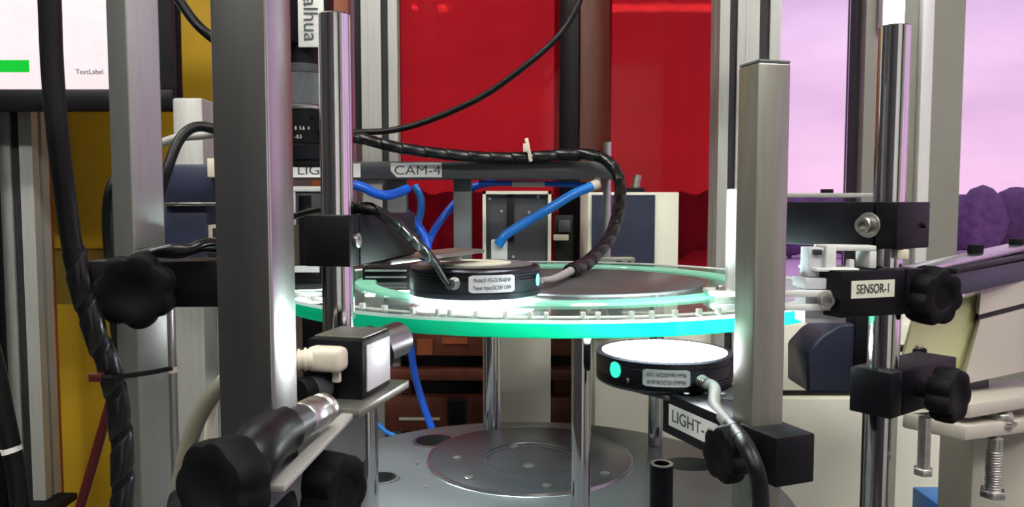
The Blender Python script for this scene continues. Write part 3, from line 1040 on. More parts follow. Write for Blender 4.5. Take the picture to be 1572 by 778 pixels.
pe = Vector((0.2385, 0.492, zc)) - am * 0.0145 - nrm * 0.012
B().cyl(pe, pe - am * 0.002, 0.002, seg=14).obj('set_screw', 'ink', t)

# sensor bracket between the clamps
Ys = 0.474
t = thing('sensor_bracket', 'white slotted sensor bracket under the long clamp bar', 'bracket', P(1310, 411, Ys))
u = B()
u.pbox(1268, 377, 1284, 412, Ys, 0.02)
u.pbox(1284, 377, 1346, 385, Ys, 0.02)
u.pbox(1335, 385, 1346, 412, Ys, 0.02)
u.obj('channel', 'white_paint', t)
B().pbox(1241, 380, 1266, 425, Ys + 0.004, 0.014).obj('sensor_head', 'label_silver', t)
B().pbox(1250, 383, 1263, 391, Ys + 0.001, 0.004).obj('sensor_eye', 'ink', t)
B().pbox(1304, 398, 1312, 414, Ys + 0.004, 0.006).obj('tab', 'white_paint', t)
B().pbox(1253, 412, 1320, 417, Ys - 0.004, 0.03).obj('base_plate', 'white_paint', t)
B().pbox(1378, 383, 1396, 398, Ys, 0.012).obj('end_lug', 'cream_plastic', t)

# SENSOR-1 clamp
t = thing('rod_clamp', 'black clamp with SENSOR-1 label and a lobed knob', 'clamp', P(1350, 487, 0.475))
zc = Zat(449, 0.472)
am = Vector((0.945, 0.327, 0))
nrm = Vector((0.327, -0.945, 0))
rzS = math.atan2(am.y, am.x)
pS = Vector((R2[0] - 0.0015, R2[1], zc))
B().box(pS - am * 0.0253, (0.0485, 0.032, 0.0278), rz=rzS, bevel=0.0009).obj('jaw', 'black_anodised', t)
B().box(pS + am * 0.0070, (0.0150, 0.032, 0.0278), rz=rzS, bevel=0.0009).obj('arm_block', 'black_anodised', t)
lc = pS + nrm * 0.0163 - am * 0.0265 + Vector((0, 0, 0.0028))
lo = B().box(lc, (0.0325, 0.0005, 0.0105), rz=rzS).obj('name_label', 'label_ivory', t, label='ivory label')
B().text('SENSOR-1', 0.0080, frame(lc + nrm * 0.0004, am, (0, 0, 1)), sx=0.72).obj('lettering', 'ink', lo)
kn = P(1437, 455, 0.478)
kax = Vector((0.38, -0.92, -0.05)).normalized()
B().cyl(pS + am * 0.010 + nrm * 0.004, kn - kax * 0.004, 0.0055, seg=20).obj('knob_stem', 'black_plastic', t)
B().knob(kn - kax * 0.014, kax, 0.0186, 0.020, phase=0.2).obj('clamp_knob', 'black_plastic', t)
pn = kn + kax * 0.004 + Vector((0.017, 0, -0.004))
# sensor arm: slotted white bar pointing left
t = thing('slotted_bracket', 'white slotted arm with a bolt reaching to the glass edge', 'bracket', P(1250, 480, 0.46))
Ya = 0.468
u = B()
u.pbox(1160, 446, 1298, 456, Ya, 0.004)
u.pbox(1160, 467, 1298, 477, Ya, 0.004)
u.pbox(1284, 456, 1298, 467, Ya, 0.004)
u.obj('slotted_bar', 'white_paint', t)
B().pbox(1236, 427, 1300, 444, Ya + 0.004, 0.022).obj('upper_block', 'label_silver', t)
B().pbox(1236, 444, 1300, 496, Ya + 0.006, 0.018).obj('backing_block', 'label_silver', t)
c = P(1268, 460, Ya)
B().cyl((c.x, Ya, c.z), (c.x, Ya - 0.0012, c.z), 0.0054, seg=28).obj('washer', 'bolt_steel', t)
B().socket((c.x, Ya - 0.0012, c.z), (-0.25, -0.97, 0), 0.0040, 0.006).obj('bolt', 'bolt_steel', t)

# lower clamp on R2
t = thing('rod_clamp', 'lower black clamp on the right chrome rod with a hanging bolt', 'clamp', P(1350, 655, 0.47))
zc = Zat(613, 0.465)
am, rz = clamp_body(t, (0.2355, R2[1]), zc, (0.8, 0.6), 0.072, 0.0145)
nrm = Vector((0.6, -0.8, 0))
kc = Vector((0.2355, R2[1], zc)) + nrm * 0.0138 + am * 0.020
B().cyl(kc, kc + nrm * 0.014, 0.005, seg=20).obj('knob_stem', 'black_plastic', t)
B().knob(kc + nrm * 0.010, nrm, 0.0178, 0.015, phase=0.1).obj('clamp_knob', 'black_plastic', t)
c = P(1418, 700, 0.468)
u = B().cyl((c.x, 0.468, Zat(640, 0.468)), (c.x, 0.468, Zat(724, 0.468)), 0.0036, seg=20)
u.hexbolt((c.x, 0.468, Zat(728, 0.468)), (0, 0, 1), 0.0058, 0.0042)
u.obj('hanging_bolt', 'bolt_steel', t, label='steel hexagon bolt')

# ------------------------------------------------------------------ left bars, clamp and knob
BA = (P(215, 390, 0.478).x, 0.478)
square_bar('square_post', 'square aluminium post at the left behind the big black knob', BA, 0.0212, math.radians(-33), 2.0, TABLE, 'satin_aluminium', cap=False)
BB = (P(394, 390, 0.292).x, 0.292)
square_bar('square_post', 'nearest and widest aluminium post, left of the lens', BB, 0.0214, math.radians(-8), 1.75, TABLE, cap=False)
t = thing('rod_clamp', 'black clamp with a big lobed knob on the left post', 'clamp', P(230, 470, 0.46))
zc = Zat(434, 0.475)
B().box((BA[0] + 0.032, BA[1] + 0.004, zc), (0.072, 0.030, S(70, 0.478)), rz=math.radians(3), bevel=0.0009).obj('arm_block', 'black_anodised', t)
B().box((BA[0] - 0.017, BA[1] + 0.004, zc), (0.022, 0.030, S(70, 0.478)), rz=math.radians(3), bevel=0.0009).obj('jaw', 'black_anodised', t)
kn = P(206, 446, 0.44)
B().cyl(kn + Vector((0, 0.03, 0)), kn, 0.006, seg=20).obj('knob_stem', 'black_plastic', t)
B().knob(kn + Vector((0.0, 0.008, 0)), Vector((0.12, -1, 0.02)), 0.0222, 0.015, phase=0.5).obj('clamp_knob', 'black_plastic', t)
# wires resting on that clamp
for k, (dy, mname, lab) in enumerate(((0, 'black_rubber', 'black wire bundle lying on the left clamp'), (7, 'light_grey_cable', 'pale grey wire lying on the left clamp'))):
    pts = [P(212, 391 + dy, 0.455), P(240, 386 + dy, 0.455), P(275, 388 + dy, 0.46), P(310, 378 + dy, 0.47), P(342, 380 + dy, 0.49), P(380, 372 + dy, 0.53)]
    tag(B().tube(pts, 0.0035 if k == 0 else 0.0014).obj('wire', mname), lab, 'wire')
pts = [P(232, 388, 0.45), P(262, 381, 0.452), P(290, 382, 0.458), P(318, 372, 0.47), P(350, 378, 0.5)]
tag(B().tube(pts, 0.0028).obj('wire', 'spiral_black'), 'glossy black wire on top of the wire bundle by the left post', 'wire')

# polished strip post right of bar A, grey column
rod('steel_rod', 'slim pale steel rod right behind the left aluminium post', (P(262, 600, 0.56).x, 0.56), 0.0046, Zat(455, 0.56), TABLE, 'brushed_aluminium')
t = tslot('aluminium_column', 'short pale aluminium column between the left posts', 280, 324, 0.80, ((300, 304),), ztop=Zat(300, 0.80), zbot=TABLE, depth=0.03, px_y=560)
post('grey_column', 268, 314, 1.0, 0.04, 'profile_aluminium', 'grey column against the yellow panel beside the monitor', zt=Zat(150, 1.0), zb=TABLE)
# dark instrument boxes between the left posts
t = thing('instrument_box', 'navy instrument box stacked between the left posts, upper one', 'box', P(290, 312, 0.72))
B().pbox(246, 252, 345, 312, 0.72, 0.06, 0.002).obj('case', 'navy_paint', t)
B().pbox(246, 311, 345, 315, 0.716, 0.07).obj('tray', 'brushed_aluminium', t)
B().pbox(318, 243, 345, 272, 0.712, 0.01).obj('connector', 'cream_plastic', t)
t = thing('instrument_box', 'navy instrument box between the left posts, lower one', 'box', P(290, 395, 0.72))
B().pbox(247, 316, 318, 398, 0.725, 0.06, 0.002).obj('case', 'navy_paint', t)
B().pbox(318, 345, 350, 372, 0.728, 0.03).obj('terminal', 'cream_plastic', t)
B().pbox(326, 350, 350, 364, 0.726, 0.004).obj('socket', 'ink', t)
B().pbox(240, 396, 350, 402, 0.72, 0.07).obj('shelf', 'brushed_aluminium', t)
B().box((P(290, 400, 0.75).x, 0.76, (TABLE + Zat(402, 0.72)) / 2), (0.03, 0.03, Zat(402, 0.72) - TABLE)).obj('leg', 'profile_aluminium', t)
# arching hoses there
tag(B().tube([P(240, 315, 0.62), P(255, 265, 0.62), P(275, 215, 0.63), P(300, 195, 0.64), P(335, 200, 0.65), P(390, 220, 0.68)], 0.0042).obj('hose', 'black_rubber'), 'black hose arching between the left posts', 'hose')
tag(B().tube([P(235, 225, 0.66), P(270, 212, 0.66), P(310, 208, 0.66), P(345, 205, 0.66), P(400, 208, 0.68)], 0.0035).obj('hose', 'light_grey_cable'), 'pale hose lying below the arching black hose', 'hose')
tag(B().tube([P(268, -10, 0.9), P(296, 30, 0.9), P(322, 55, 0.9), P(380, 100, 0.92)], 0.0055).obj('hose', 'black_rubber'), 'black hose crossing the yellow panel at the top', 'hose')

# left cable loom
loom = [P(72, -60, 0.40), P(76, 0, 0.40), P(80, 100, 0.40), P(88, 200, 0.40), P(100, 300, 0.405), P(112, 385, 0.41), P(128, 450, 0.415), P(150, 520, 0.42), P(172, 580, 0.425), P(184, 650, 0.43), P(188, 720, 0.43), P(186, 800, 0.43), P(180, 950, 0.43), P(176, 1500, 0.45)]
t = thing('cable_loom', 'thick black cable loom hanging down the left side', 'cable', loom[-1])
B().tube(loom[:7], 0.0052, taper=(1.05, 0.95)).obj('cord', 'black_rubber', t)
B().tube(loom[5:], 0.0054).obj('wrapped_cord', 'black_rubber', t)
B().helix_band(loom[5:], 0.0055, 0.026, 0.0215, 0.0007).obj('spiral_wrap', 'spiral_black', t)
pts = [P(182, 262, 0.50), P(172, 285, 0.50), P(165, 330, 0.50), P(168, 390, 0.50), P(172, 450, 0.495), P(180, 520, 0.49), P(190, 580, 0.49), P(198, 660, 0.49), P(198, 900, 0.49), P(198, 1400, 0.5)]
pts[0] = P(200, 245, 0.51)
tag(B().tube(pts, 0.0034).obj('cable', 'black_rubber'), 'thinner black cable running beside the left post', 'cable')
tag(B().tube([P(172, 610, 0.55), P(160, 650, 0.55), P(143, 710, 0.55), P(122, 780, 0.55), P(90, 880, 0.55), P(60, 1200, 0.6)], 0.0034).obj('cable', 'dark_red_cable'), 'dark red cable slanting down at the lower left', 'cable')
pts = [P(-30, 480, 0.45), P(-8, 560, 0.45), P(8, 640, 0.45), P(22, 710, 0.45), P(32, 790, 0.45), P(44, 950, 0.45), P(50, 1400, 0.46)]
t = thing('cable', 'black cable with a white band in the bottom left corner', 'cable', pts[-1])
B().tube(pts, 0.0052).obj('cord', 'black_rubber', t)
q = P(16.5, 686, 0.45)
B().cyl(q, q + Vector((0.0008, 0, -0.003)), 0.0056, seg=24).obj('white_band', 'label_white', t)
# tie round loom and post
t = thing('cable_tie', 'black cable tie fixing the loom to the left post', 'tie', P(200, 575, 0.45))
B().tube([P(152, 578, 0.418), P(170, 580, 0.413), P(200, 576, 0.43), P(235, 571, 0.452), P(255, 567, 0.462), P(262, 566, 0.478)], 0.0015, seg=8).obj('strap', 'black_plastic', t)
B().box(P(148, 579, 0.416), (0.007, 0.004, 0.0045), bevel=0.0006).obj('head', 'dark_red_cable', t)
u = B()
q = P(262, 571, 0.56)
u.lathe([(0.0047, 0), (0.0056, 0), (0.0056, 0.004), (0.0047, 0.004)], q, (0, 0, 1), 24, closed=True)
tag(u.obj('cable_tie', 'cream_plastic'), 'white cable tie round the slim steel rod', 'tie')
tag(B().tube([P(300, 490, 0.86), P(280, 505, 0.83), P(273, 532, 0.82), P(280, 560, 0.83), P(300, 580, 0.86)], 0.0035).obj('wire', 'navy_paint'), 'thin navy wire looping beside the slim steel rod', 'wire')
# thick grey cable arching out from the near post
tag(B().tube([P(420, 560, 0.36), P(370, 575, 0.36), P(335, 596, 0.36), P(305, 640, 0.36), P(285, 700, 0.36), P(272, 780, 0.36), P(262, 900, 0.36), P(255, 1700, 0.38)], 0.0040).obj('cable', 'grey_cable'), 'thick grey cable curving down beside the nearest post', 'cable')

# ------------------------------------------------------------------ upper camera with lens
Yc = 0.70
cx = P(467, 150, Yc).x
t = thing('inspection_camera', 'black inspection camera with its lens pointing down, white label plate', 'camera', P(467, 250, Yc))
B().pbox(425, -150, 497, 62, Yc - 0.016, 0.036, 0.002).obj('body', 'black_anodised', t)
lab = B().pbox(457, -60, 496, 70, Yc - 0.0185, 0.0022, 0.0008).obj('label_plate', 'label_white', t, label='white printed plate')
c = P(476, 30, Yc - 0.0187)
B().text('alhua', 0.018, frame((c.x, Yc - 0.0189, c.z), (0, 0, -1), (1, 0, 0))).obj('lettering', 'grey_ink', lab)
c = P(439, 62, Yc - 0.017)
B().cyl((c.x, Yc - 0.016, c.z), (c.x, Yc - 0.019, c.z), 0.0026, seg=16).obj('screw', 'bolt_steel', t)
ax = (0, 0, 1)


def zz(py):
    return Zat(py, Yc)


def lens_seg(name, y0, y1, r, m, seg=48, bevel=0.0008):
    B().cyl((cx, Yc, zz(y1)), (cx, Yc, zz(y0)), S(r, Yc), seg=seg, bevel=bevel).obj(name, m, t)


lens_seg('mount_neck', 58, 104, 22, 'black_anodised')
lens_seg('mount_ring', 100, 114, 25, 'dark_grey_paint')
# knurled ring
u = B()
n = 72
prof = []
zk0, zk1 = zz(162), zz(113)
for i in range(n):
    for d_ in (0, 1):
        pass
out = []
for i in range(n * 2):
    a = PI * i / n
    r_ = S(24.5 if i % 2 else 23.4, Yc)
    out.append((r_ * math.cos(a), r_ * math.sin(a)))
u.prism(out, zk1 - zk0, Matrix.Translation((cx, Yc, zk0)))
u.obj('knurled_ring', 'mid_grey_paint', t)
lens_seg('silver_ring', 163, 169, 27, 'steel')
lens_seg('focus_barrel', 169, 222, 25.5, 'black_plastic')
lens_seg('aperture_ring', 222, 246, 26.5, 'black_anodised')
lens_seg('front_ring', 246, 256, 24, 'black_plastic')
rl = S(25.5, Yc)


def lens_wrap(a0, z):
    def f(co):
        a = a0 + co.x / rl
        rr = rl + 0.0001 + co.z
        return Vector((cx + math.sin(a) * rr, Yc - math.cos(a) * rr, z + co.y))
    return f


B().text('8  5.6  4', 0.0044, None, 0.00005, warp=lens_wrap(0.1, zz(199)), sx=0.9).obj('lettering', 'label_white', t)
B().text('- 0.5', 0.0044, None, 0.00005, warp=lens_wrap(-0.15, zz(212)), sx=0.9).obj('lettering', 'label_white', t)
for (py, ang) in ((182, 0.72), (205, 1.15)):
    p0 = Vector((cx + math.sin(ang) * rl, Yc - math.cos(ang) * rl, zz(py)))
    nn = Vector((math.sin(ang), -math.cos(ang), 0))
    B().cyl(p0 - nn * 0.001, p0 + nn * 0.003, 0.0017, seg=14).obj('lock_screw', 'black_plastic', t)
B().box((P(440, -120, Yc).x, Yc + 0.028, (zz(20) + 1.75) / 2), (0.03, 0.012, 1.75 - zz(20)), bevel=0.001).obj('hanger_plate', 'black_anodised', t)
u = B().beam((-0.45, Yc + 0.05, 1.76), (0.42, Yc + 0.05, 1.76), 0.04, 0.04)
t2 = thing('overhead_rail', 'aluminium rail above the rig from which the lens camera hangs', 'rail', (0, Yc + 0.05, 1.74))
u.obj('rail', 'profile_aluminium', t2)
for sx in (-0.40, 0.37):
    B().box((sx, Yc + 0.05, (1.78 + ZC) / 2), (0.04, 0.04, ZC - 1.78)).obj('dropper', 'profile_aluminium', t2)

# ------------------------------------------------------------------ beam with CAM-4 label
Yb = 1.02
t = thing('crossbeam', 'dark grey crossbeam with CAM-4 and LIGHT labels behind the disc', 'beam', P(700, 276, Yb))
B().pbox(425, 248, 946, 275, Yb, 0.022, 0.0012).obj('bar', 'dark_grey_paint', t)
lo = B().prism([(0, -1), (0, 0.15), (0.10, 1), (1, 1), (1, -1)] and [(S(-30, Yb), -S(11, Yb)), (S(39, Yb), -S(11, Yb)), (S(39, Yb), S(11, Yb)), (S(-39, Yb), S(11, Yb)), (S(-39, Yb), -S(1, Yb))], 0.0005,
                frame((P(639, 261, Yb).x, Yb - 0.0001, P(639, 261, Yb).z), (1, 0, 0), (0, 0, 1))).obj('name_label', 'label_white', t, label='white label')
B().text('CAM-4', 0.0165, frame((P(641, 262, Yb).x, Yb - 0.0008, P(641, 262, Yb).z), (1, 0, 0), (0, 0, 1)), sx=1.25).obj('lettering', 'grey_ink', lo)
lo = B().pbox(438, 251, 553, 272, Yb - 0.0006, 0.0006, 0).obj('name_label', 'label_white', t, label='white label')
B().text('LIGHT', 0.0165, frame((P(490, 262, Yb).x, Yb - 0.0008, P(490, 262, Yb).z), (1, 0, 0), (0, 0, 1)), sx=1.25).obj('lettering', 'grey_ink', lo)
# legs of the beam
for (xa_, xb_, yb_) in ((694, 722, 0), (590, 620, 0)):
    xa, xb = P(xa_, 300, Yb).x, P(xb_, 300, Yb).x
    B().box(((xa + xb) / 2, Yb + 0.034, (Zat(268, Yb) + Zat(500, Yb)) / 2), (xb - xa, 0.02, Zat(268, Yb) - Zat(500, Yb)), bevel=0.001).obj('leg', 'mid_grey_paint', t)
B().pbox(560, 492, 742, 508, Yb + 0.02, 0.03, 0.001).obj('foot_rail', 'mid_grey_paint', t)
q = P(580, 500, Yb + 0.03)
B().box((q.x - 0.01, (Yb + 0.05 + 1.30) / 2, q.z), (0.03, 1.30 - Yb - 0.051, 0.014)).obj('wall_bracket', 'mid_grey_paint', t)
c = P(932, 300, Yb + 0.03)
t = thing('slim_rod', 'slim steel rod with a foot block at the right end of the crossbeam', 'rod', (c.x, Yb + 0.03, Zat(412, Yb)))
B().cyl((c.x, Yb + 0.032, Zat(410, Yb)), (c.x, Yb + 0.032, Zat(215, Yb)), 0.0055, seg=24, bevel=0.0006).obj('shaft', 'steel', t)
B().pbox(902, 395, 975, 413, Yb + 0.016, 0.03, 0.001).obj('foot_block', 'anodised_aluminium', t)
for px in (948, 953, 966):
    q = P(px, 402, Yb + 0.016)
    B().cyl((q.x, Yb + 0.0155, q.z), (q.x, Yb + 0.018, q.z), 0.0019, seg=12).obj('screw_hole', 'ink', t)
q = P(938, 413, Yb + 0.03)
B().box((q.x, Yb + 0.031, (Zat(413, Yb) + Zat(500, Yb)) / 2), (0.03, 0.024, Zat(413, Yb) - Zat(500, Yb))).obj('support', 'mid_grey_paint', t)
B().box((q.x, (Yb + 0.02 + 1.158) / 2, Zat(500, Yb) - 0.006), (0.05, 1.158 - Yb - 0.022, 0.012)).obj('wall_bracket', 'mid_grey_paint', t)

# cable on the beam
pts = [P(420, 210, 1.0), P(480, 203, 1.0), P(550, 212, 1.0), P(620, 228, 1.0), P(700, 238, 1.005), P(770, 242, 1.01), P(830, 240, 1.01), P(890, 236, 1.005), P(930, 246, 0.99), P(950, 275, 0.97), P(950, 320, 0.93), P(935, 365, 0.88), P(905, 400, 0.81), P(876, 416, 0.75), P(850, 428, 0.68), P(832, 430, 0.648)]
t = thing('spiral_cable', 'thick spiral wrapped black cable over the crossbeam looping down to the light', 'cable', pts[5])
B().tube(pts[:14], 0.0068).obj('cord', 'black_rubber', t)
B().helix_band(pts[:14], 0.0069, 0.028, 0.0255, 0.0005).obj('spiral_wrap', 'spiral_black', t)
B().tube(pts[12:], 0.0042, taper=(1.2, 0.6)).obj('cord_end', 'light_grey_cable', t)
q = P(811, 243, 0.995)
t = thing('cable_tie', 'white cable tie standing up from the wrapped cable', 'tie', q)
B().beam(P(808, 212, 1.0), P(815, 248, 0.999), 0.0045, 0.0022).obj('strap', 'cream_plastic', t)
B().pbox(803, 220, 813, 233, 0.998, 0.006).obj('head', 'cream_plastic', t)
# diagonal thin cable
tag(B().tube([P(895, -30, 1.1), P(888, 5, 1.1), P(860, 52, 1.1), P(810, 98, 1.1), P(740, 148, 1.1), P(660, 184, 1.1), P(600, 200, 1.1), P(540, 203, 1.1), P(470, 205, 1.08)], 0.0045).obj('cable', 'black_rubber'), 'black cable sweeping diagonally across the red panel', 'cable')


# ------------------------------------------------------------------ pneumatic tubes
def bluetube(pts, r, label, mname='blue_tube'):
    tag(B().tube(pts, r).obj('air_hose', mname), label, 'hose', 'blue air hoses')


bluetube([P(908, 286, 0.97), P(880, 298, 0.96), P(840, 322, 0.95), P(800, 345, 0.945), P(775, 362, 0.94), P(765, 376, 0.94)], 0.0058, 'bright blue air hose slanting down to the white nozzle', 'bright_blue_tube')
c = P(766, 382, 0.945)
t = thing('air_nozzle', 'white nozzle block at the end of the bright blue hose', 'nozzle', P(766, 398, 0.95))
B().pbox(754, 368, 779, 402, 0.944, 0.014, 0.001).obj('block', 'white_paint', t)
B().box((c.x, 0.954, (Zat(402, 0.944) + GT + 0.002) / 2), (0.012, 0.01, Zat(402, 0.944) - GT - 0.002)).obj('nozzle_tip', 'white_paint', t)
c = P(911, 286, 0.975)
t = thing('hose_fitting', 'clear elbow fitting under the end of the crossbeam', 'fitting', c)
B().cyl(P(903, 288, 0.972), P(918, 282, 0.978), 0.0062, seg=20, bevel=0.0008).obj('body', 'cream_plastic', t)
B().cyl(P(916, 276, 0.99), P(918, 288, 0.978), 0.0045, seg=20).obj('elbow', 'steel', t)
bluetube([P(530, 281, 0.99), P(556, 287, 0.98), P(575, 296, 0.97), P(592, 300, 0.96), P(610, 296, 0.98), P(625, 290, 1.0)], 0.0060, 'blue air hose just under the LIGHT label')
bluetube([P(636, 284, 1.1), P(646, 305, 1.1), P(645, 330, 1.1), P(638, 352, 1.1), P(632, 375, 1.12)], 0.0052, 'blue air hose bowing beside the left beam leg', 'blue_paint')
bluetube([P(760, 280, 1.08), P(730, 286, 1.08), P(700, 310, 1.09), P(672, 345, 1.08), P(658, 372, 1.06), P(654, 400, 1.05), P(650, 440, 1.06)], 0.0052, 'blue air hose curving down behind the right beam leg')
bluetube([P(612, 316, 1.08), P(630, 332, 1.07), P(646, 352, 1.06), P(656, 376, 1.05), P(658, 410, 1.045)], 0.0056, 'blue air hose joining the fork beside the clamp arm')
bluetube([P(735, 281, 1.04), P(790, 281, 1.05), P(850, 282, 1.05), P(905, 284, 1.04)], 0.0040, 'straight blue air hose running under the crossbeam')
tag(B().pbox(786, 279, 836, 287, 1.035, 0.008, 0.001).obj('hose_coupling', 'cream_plastic'), 'pale hose coupling under the crossbeam', 'fitting')
tag(B().pbox(548, 275, 588, 284, 1.03, 0.01, 0.001).obj('hose_coupling', 'light_grey_cable'), 'grey hose coupling beneath the LIGHT label', 'fitting')
bluetube([P(622, 480, 1.02), P(629, 520, 0.97), P(636, 570, 0.95), P(648, 615, 0.94), P(664, 660, 0.93), P(680, 710, 0.93), P(690, 790, 0.94)], 0.0044, 'blue air hose hanging below the disc, behind the base plate')
tag(B().tube([P(570, 640, 0.98), P(592, 662, 0.96), P(612, 680, 0.95), P(625, 760, 0.95), P(630, 850, 0.96)], 0.003).obj('air_hose', 'blue_paint'), 'short blue hose near the edge of the base plate', 'hose', 'blue air hoses')

# ------------------------------------------------------------------ cabinets behind the disc
t = thing('control_cabinet', 'cream framed cabinet with a dark glass door behind the disc', 'cabinet', (P(793, 400, 1.18).x, 1.22, 0))
x0, x1 = P(741, 400, 1.16).x, P(846, 400, 1.16).x
zt_ = Zat(293, 1.16)
zm = Zat(445, 1.16)
u = B()
u.box(((x0 + x1) / 2, 1.215, zm / 2), (x1 - x0, 0.11, zm), bevel=0.001)
u.box(((x0 + x1) / 2, 1.265, (zt_ + zm) / 2), (x1 - x0, 0.01, zt_ - zm))
u.obj('body', 'cream_paint', t)
fr = B()
fw = S(5, 1.16)
fr.box((x0 + fw / 2, 1.21, (zt_ + zm) / 2), (fw, 0.1, zt_ - zm))
fr.box((x1 - fw / 2, 1.21, (zt_ + zm) / 2), (fw, 0.1, zt_ - zm))
fr.box(((x0 + x1) / 2, 1.21, zt_ - fw / 2), (x1 - x0, 0.1, fw))
fr.obj('frame', 'cream_paint', t)
dd = B().box(((x0 + x1) / 2, 1.172, (zt_ + zm) / 2 - fw / 2), (x1 - x0 - 2 * fw - 0.0006, 0.004, zt_ - zm - fw - 0.001)).obj('door', 'dark_grey_paint', t, label='dark door panel')
B().pbox(778, 296, 789, 370, 1.167, 0.003).obj('cable_strip', 'black_rubber', dd)
for (px, py) in ((812, 326), (770, 324), (752, 305), (826, 302), (788, 394)):
    q = P(px, py, 1.168)
    B().cyl((q.x, 1.172, q.z), (q.x, 1.168, q.z), 0.0022, seg=12).obj('screw', 'bolt_steel', dd)

t = thing('control_cabinet', 'cream cabinet with navy front at the right end of the crossbeam', 'cabinet', (P(970, 400, 1.2).x, 1.22, 0))
x0, x1, x2 = P(902, 400, 1.16).x, P(1004, 400, 1.16).x, P(1041, 400, 1.16).x
zt_ = Zat(295, 1.16)
B().box(((x0 + x2) / 2, 1.225, zt_ / 2), (x2 - x0, 0.13, zt_), bevel=0.0015).obj('body', 'cream_paint', t)
fx0 = P(908, 400, 1.156).x
B().box(((fx0 + x1) / 2, 1.158, (zt_ + Zat(450, 1.16)) / 2 - 0.001), (x1 - fx0, 0.003, zt_ - Zat(450, 1.16) - 0.006)).obj('front_plate', 'navy_paint', t, label='navy blue front plate')
t = thing('pipe_fitting', 'small steel fitting on top of the navy fronted cabinet', 'fitting', P(975, 292, 1.2))
B().pbox(958, 288, 990, 295, 1.19, 0.03, 0.001).obj('flange', 'black_anodised', t)
q = P(975, 280, 1.2)
B().cyl((q.x, 1.2, Zat(289, 1.19)), (q.x + 0.004, 1.2, Zat(268, 1.19)), 0.006, seg=20, bevel=0.001).obj('stem', 'bolt_steel', t)
# small parts between cabinets
t = thing('valve_block', 'small black valve with white tag between the two cabinets', 'valve', P(865, 375, 1.2))
B().pbox(858, 338, 876, 356, 1.2, 0.02, 0.001).obj('body', 'dark_grey_paint', t)
B().pbox(850, 360, 873, 369, 1.2, 0.01, 0.001).obj('tag', 'cream_plastic', t)
B().pbox(852, 330, 880, 440, 1.222, 0.01, 0.001).obj('mounting_strip', 'slot_rubber', t)
# lower cream cabinet right
t = thing('lower_cabinet', 'wide cream lower cabinet panel seen below the glass disc', 'cabinet', (P(1015, 600, 1.1).x, 1.19, 0))
x0, x1 = P(912, 600, 1.15).x, P(1165, 600, 1.15).x
B().box(((x0 + x1) / 2, 1.145, Zat(505, 1.12) / 2), (x1 - x0, 0.012, Zat(505, 1.12)), bevel=0.001).obj('panel', 'cream_paint', t)

# brown lower structure left of the cabinet
t = thing('wooden_rack', 'reddish brown rack of horizontal rails behind the base plate', 'rack', (P(670, 600, 1.26).x, 1.27, 0))
x0, x1 = P(585, 600, 1.24).x, P(892, 600, 1.24).x
for (ya, yb_) in ((505, 553), (574, 592), (618, 672)):
    za, zb = Zat(yb_, 1.24), Zat(ya, 1.24)
    B().box(((x0 + x1) / 2, 1.29, (za + zb) / 2), (x1 - x0, 0.03, zb - za), bevel=0.002).obj('rail', 'brown_wood', t)
for xx in (x0 + 0.02, x1 - 0.02):
    B().box((xx, 1.315, 0.55), (0.04, 0.02, 1.1)).obj('upright', 'brown_wood', t)
B().box(((x0 + x1) / 2, 1.325, 0.78), (x1 - x0, 0.004, 0.75)).obj('back_sheet', 'slot_rubber', t)
for (a_, b_) in (((640, 520, 664, 545), 0), ((678, 518, 718, 528), 1)):
    B().pbox(*a_, 1.272, 0.002, 0).obj('paper_tag', 'orange_wood', t)
B().pbox(612, 641, 676, 645, 1.272, 0.003, 0).obj('edge_strip', 'cream_paint', t)
t = thing('capped_stub', 'black round cap with a red foot behind the base plate', 'cap', P(702, 655, 1.06))
q = P(702, 655, 1.06)
B().cyl((q.x, 1.06, Zat(653, 1.06)), (q.x, 1.06, Zat(611, 1.06)), S(16, 1.06), seg=32, bevel=0.0015).obj('cap', 'black_plastic', t)
B().cyl((q.x, 1.06, Zat(657, 1.06)), (q.x, 1.06, Zat(653, 1.06)), S(17, 1.06), seg=32).obj('foot', 'red_plastic', t)
B().cyl((q.x, 1.06, TABLE), (q.x, 1.06, Zat(657, 1.06)), 0.01, seg=20).obj('stem', 'black_anodised', t)

# other ring light seen behind the clamp at the left, over the disc
t = thing('ring_light', 'black ribbed light block behind the left chrome rod', 'light', P(590, 445, 0.74))
u = B()
u.pbox(556, 409, 628, 446, 0.742, 0.05, 0.0008)
u.obj('body', 'black_anodised', t)
for py in (414, 424, 434):
    B().pbox(560, py, 624, py + 3, 0.739, 0.004, 0.0004).obj('fin', 'steel', t)
B().pbox(560, 446, 624, 448, 0.746, 0.04, 0).obj('diffuser', 'lamp_white', t, label='lit white underside')
B().pbox(575, 444, 590, 449, 0.745, 0.01).obj('foot', 'white_paint', t)
B().pbox(598, 442, 612, 449, 0.745, 0.01).obj('foot', 'white_paint', t)
cx2 = P(470, 430, 0.74).x
t = thing('ring_light', 'small round ribbed light left of the chrome rod, partly hidden', 'light', (cx2, 0.74, Zat(442, 0.74)))
u = B()
zt_, zb_ = Zat(408, 0.74), Zat(441, 0.74)
R_ = 0.024
prof = [(0, 0), (R_, 0)]
hh = zt_ - zb_
for k in range(4):
    prof += [(R_, hh * (0.12 + 0.2 * k)), (R_ - 0.001, hh * (0.14 + 0.2 * k)), (R_ - 0.001, hh * (0.18 + 0.2 * k)), (R_, hh * (0.20 + 0.2 * k))]
prof += [(R_, hh), (0, hh)]
u.lathe(prof, (cx2, 0.74, zb_), (0, 0, 1), 48)
u.obj('housing', 'black_anodised', t)
B().cyl((cx2, 0.74, zb_), (cx2, 0.74, zb_ - 0.001), R_ - 0.003, seg=32).obj('diffuser', 'lamp_white', t, label='lit white underside')
